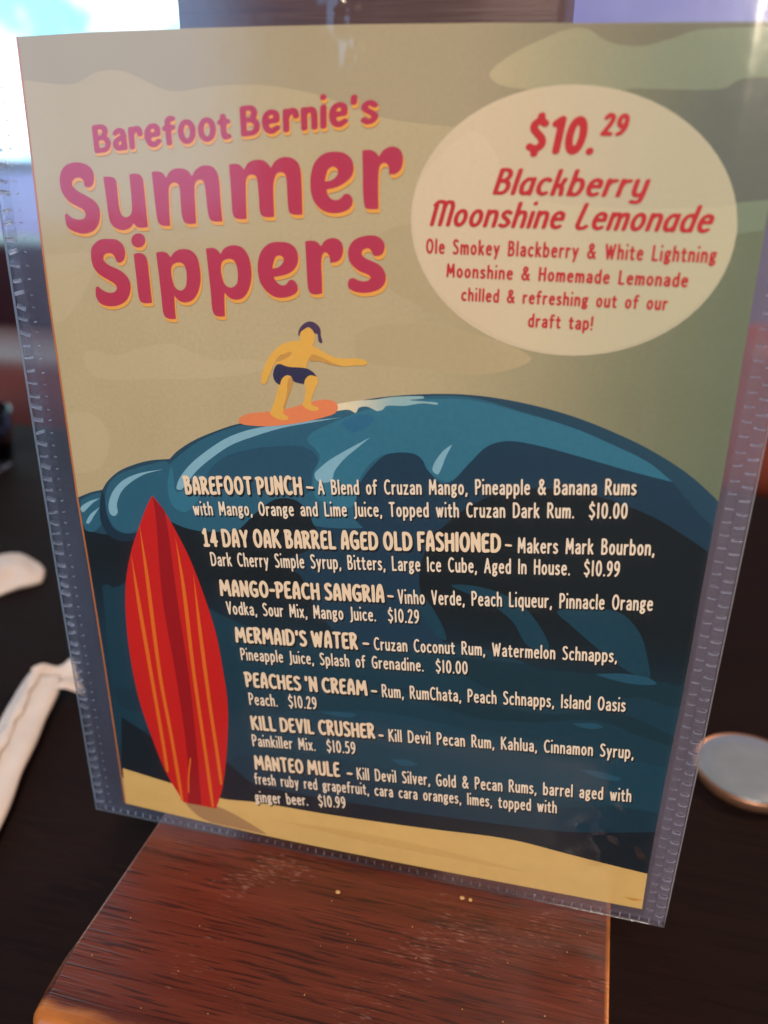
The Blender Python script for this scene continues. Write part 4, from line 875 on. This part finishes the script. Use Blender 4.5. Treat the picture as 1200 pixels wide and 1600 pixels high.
def scrap():
    pts = [(-40, 885), (0, 866), (30, 862), (52, 868), (68, 886), (62, 900), (30, 908), (0, 918), (-45, 935)]
    P = [at(x, y, 2, ZT + 0.004) for x, y in pts]; cen = sum(P) / len(P)
    V = [tuple(cen + np.array((0, 0, 0.003)))]; F = []
    rs = random.Random(5)
    for rr in (0.4, 0.75, 1.0):
        for p in P:
            q = cen + (p - cen) * rr; V.append((q[0], q[1], ZT + 0.0004 + (0.006 * (1 - rr * 0.9)) + rs.uniform(0, .0030)))
    n = len(P)
    for i in range(n): F.append((0, 1 + i, 1 + (i+1) % n))
    for k in range(2):
        for i in range(n):
            a_ = 1 + k*n + i; b_ = 1 + k*n + (i+1) % n; F.append((a_, a_ + n, b_ + n, b_))
    o = len(V); V += [(x, y, ZT + 0.0001) for x, y, z in V[1 + 2*n:1 + 3*n]]
    for i in range(n): F.append((1 + 2*n + i, o + i, o + (i+1) % n, 1 + 2*n + (i+1) % n))
    F.append(tuple(range(o, o + n)))
    bm = bmesh.new(); me = mesh('paper_scrap', V, F); bm.from_mesh(me); bmesh.ops.recalc_face_normals(bm, faces=bm.faces)
    bmesh.ops.subdivide_edges(bm, edges=bm.edges[:], cuts=1, use_grid_fill=True, smooth=0.3); bm.to_mesh(me); bm.free(); shade(me); return me
sc_ = link('paper_scrap', scrap(), paper_m, label='small torn piece of white paper further back than the straw wrapper', cat='paper scrap')

# shallow round metal dish at the right, lying face up
def lathe(prof, cx_, cy_, n=64, name='lathe'):
    V = []; F = []
    for (r_, z_) in prof:
        for k in range(n):
            a = 2 * math.pi * k / n; V.append((cx_ + r_ * math.cos(a), cy_ + r_ * math.sin(a), z_))
    for i in range(len(prof) - 1):
        for k in range(n): F.append((i*n + k, i*n + (k+1) % n, (i+1)*n + (k+1) % n, (i+1)*n + k))
    F.append(tuple(range(n))[::-1]); F.append(tuple((len(prof)-1)*n + k for k in range(n)))
    me = mesh(name, V, F); shade(me); return me
pc = at(1173, 1199, 2, ZT + 0.004)
rl = 0.0178
lid = thing('round_lid', (pc[0], pc[1], ZT), 'round pale grey lid with a coppery rolled rim lying right of the menu', 'lid')
lid_m = plain('dull_grey_face', (136, 144, 154), 0.35, metal=0.35, var=0.06, scale=200, bump=0.1)
rim_m = plain('copper_rim', (150, 112, 92), 0.4, metal=0.7, var=0.1, scale=300)
child('rim', lathe([(rl*.90, ZT + .0001), (rl*.97, ZT + .0004), (rl, ZT + .0018), (rl, ZT + .0036), (rl*.98, ZT + .0042), (rl*.955, ZT + .0043), (rl*.935, ZT + .0040)], pc[0], pc[1], name='rim'), rim_m, lid)
child('face', lathe([(rl*.93, ZT + .0030), (rl*.925, ZT + .0041), (rl*.90, ZT + .0043), (rl*.6, ZT + .0042), (rl*.1, ZT + .00415)], pc[0], pc[1], name='face'), lid_m, lid)

# drinking glass beyond the table's left side
gm, nt, out = mat('clear_glass')
gb = N(nt, 'ShaderNodeBsdfGlass'); gb.inputs['IOR'].default_value = 1.45; gb.inputs['Roughness'].default_value = 0.02; nt.links.new(gb.outputs[0], out.inputs[0])
gp = at(2, 735, 2, ZT)
gl = link('drinking_glass', lathe([(.001, 0), (.022, 0), (.024, .002), (.027, .036), (.0262, .036), (.0228, .006), (.0205, .004), (.001, .004)], 0, 0, name='drinking_glass'), gm,
          label='small clear glass tumbler near the far left edge of the table', cat='glass')
gl.location = (gp[0] - 0.02, min(gp[1], 0.32), ZT)

# crumbs and dust lying on the block
rs = random.Random(11)
bm = bmesh.new()
spots = [at(722, 1404, 2, -0.0035), at(735, 1407, 2, -0.0035), at(528, 1395, 2, -0.0035)] + [np.array((rs.uniform(.014, .116), rs.uniform(-.048, -.006), -0.0035)) for _ in range(26)]
for i, q in enumerate(spots):
    r_ = 0.0005 if i < 3 else rs.uniform(0.00008, 0.0002)
    bmesh.ops.create_icosphere(bm, subdivisions=1, radius=r_, matrix=Matrix.Translation((q[0], q[1], -0.0037 + r_ * 0.8)) @ Matrix.Diagonal((rs.uniform(.7, 1.4), 1, .8, 1)))
me = bpy.data.meshes.new('crumbs'); bm.to_mesh(me); bm.free()
link('crumbs', me, plain('crumb', (196, 150, 96), 0.7), kind='stuff', label='tiny pale crumbs and dust on top of the wooden block', cat='crumbs')
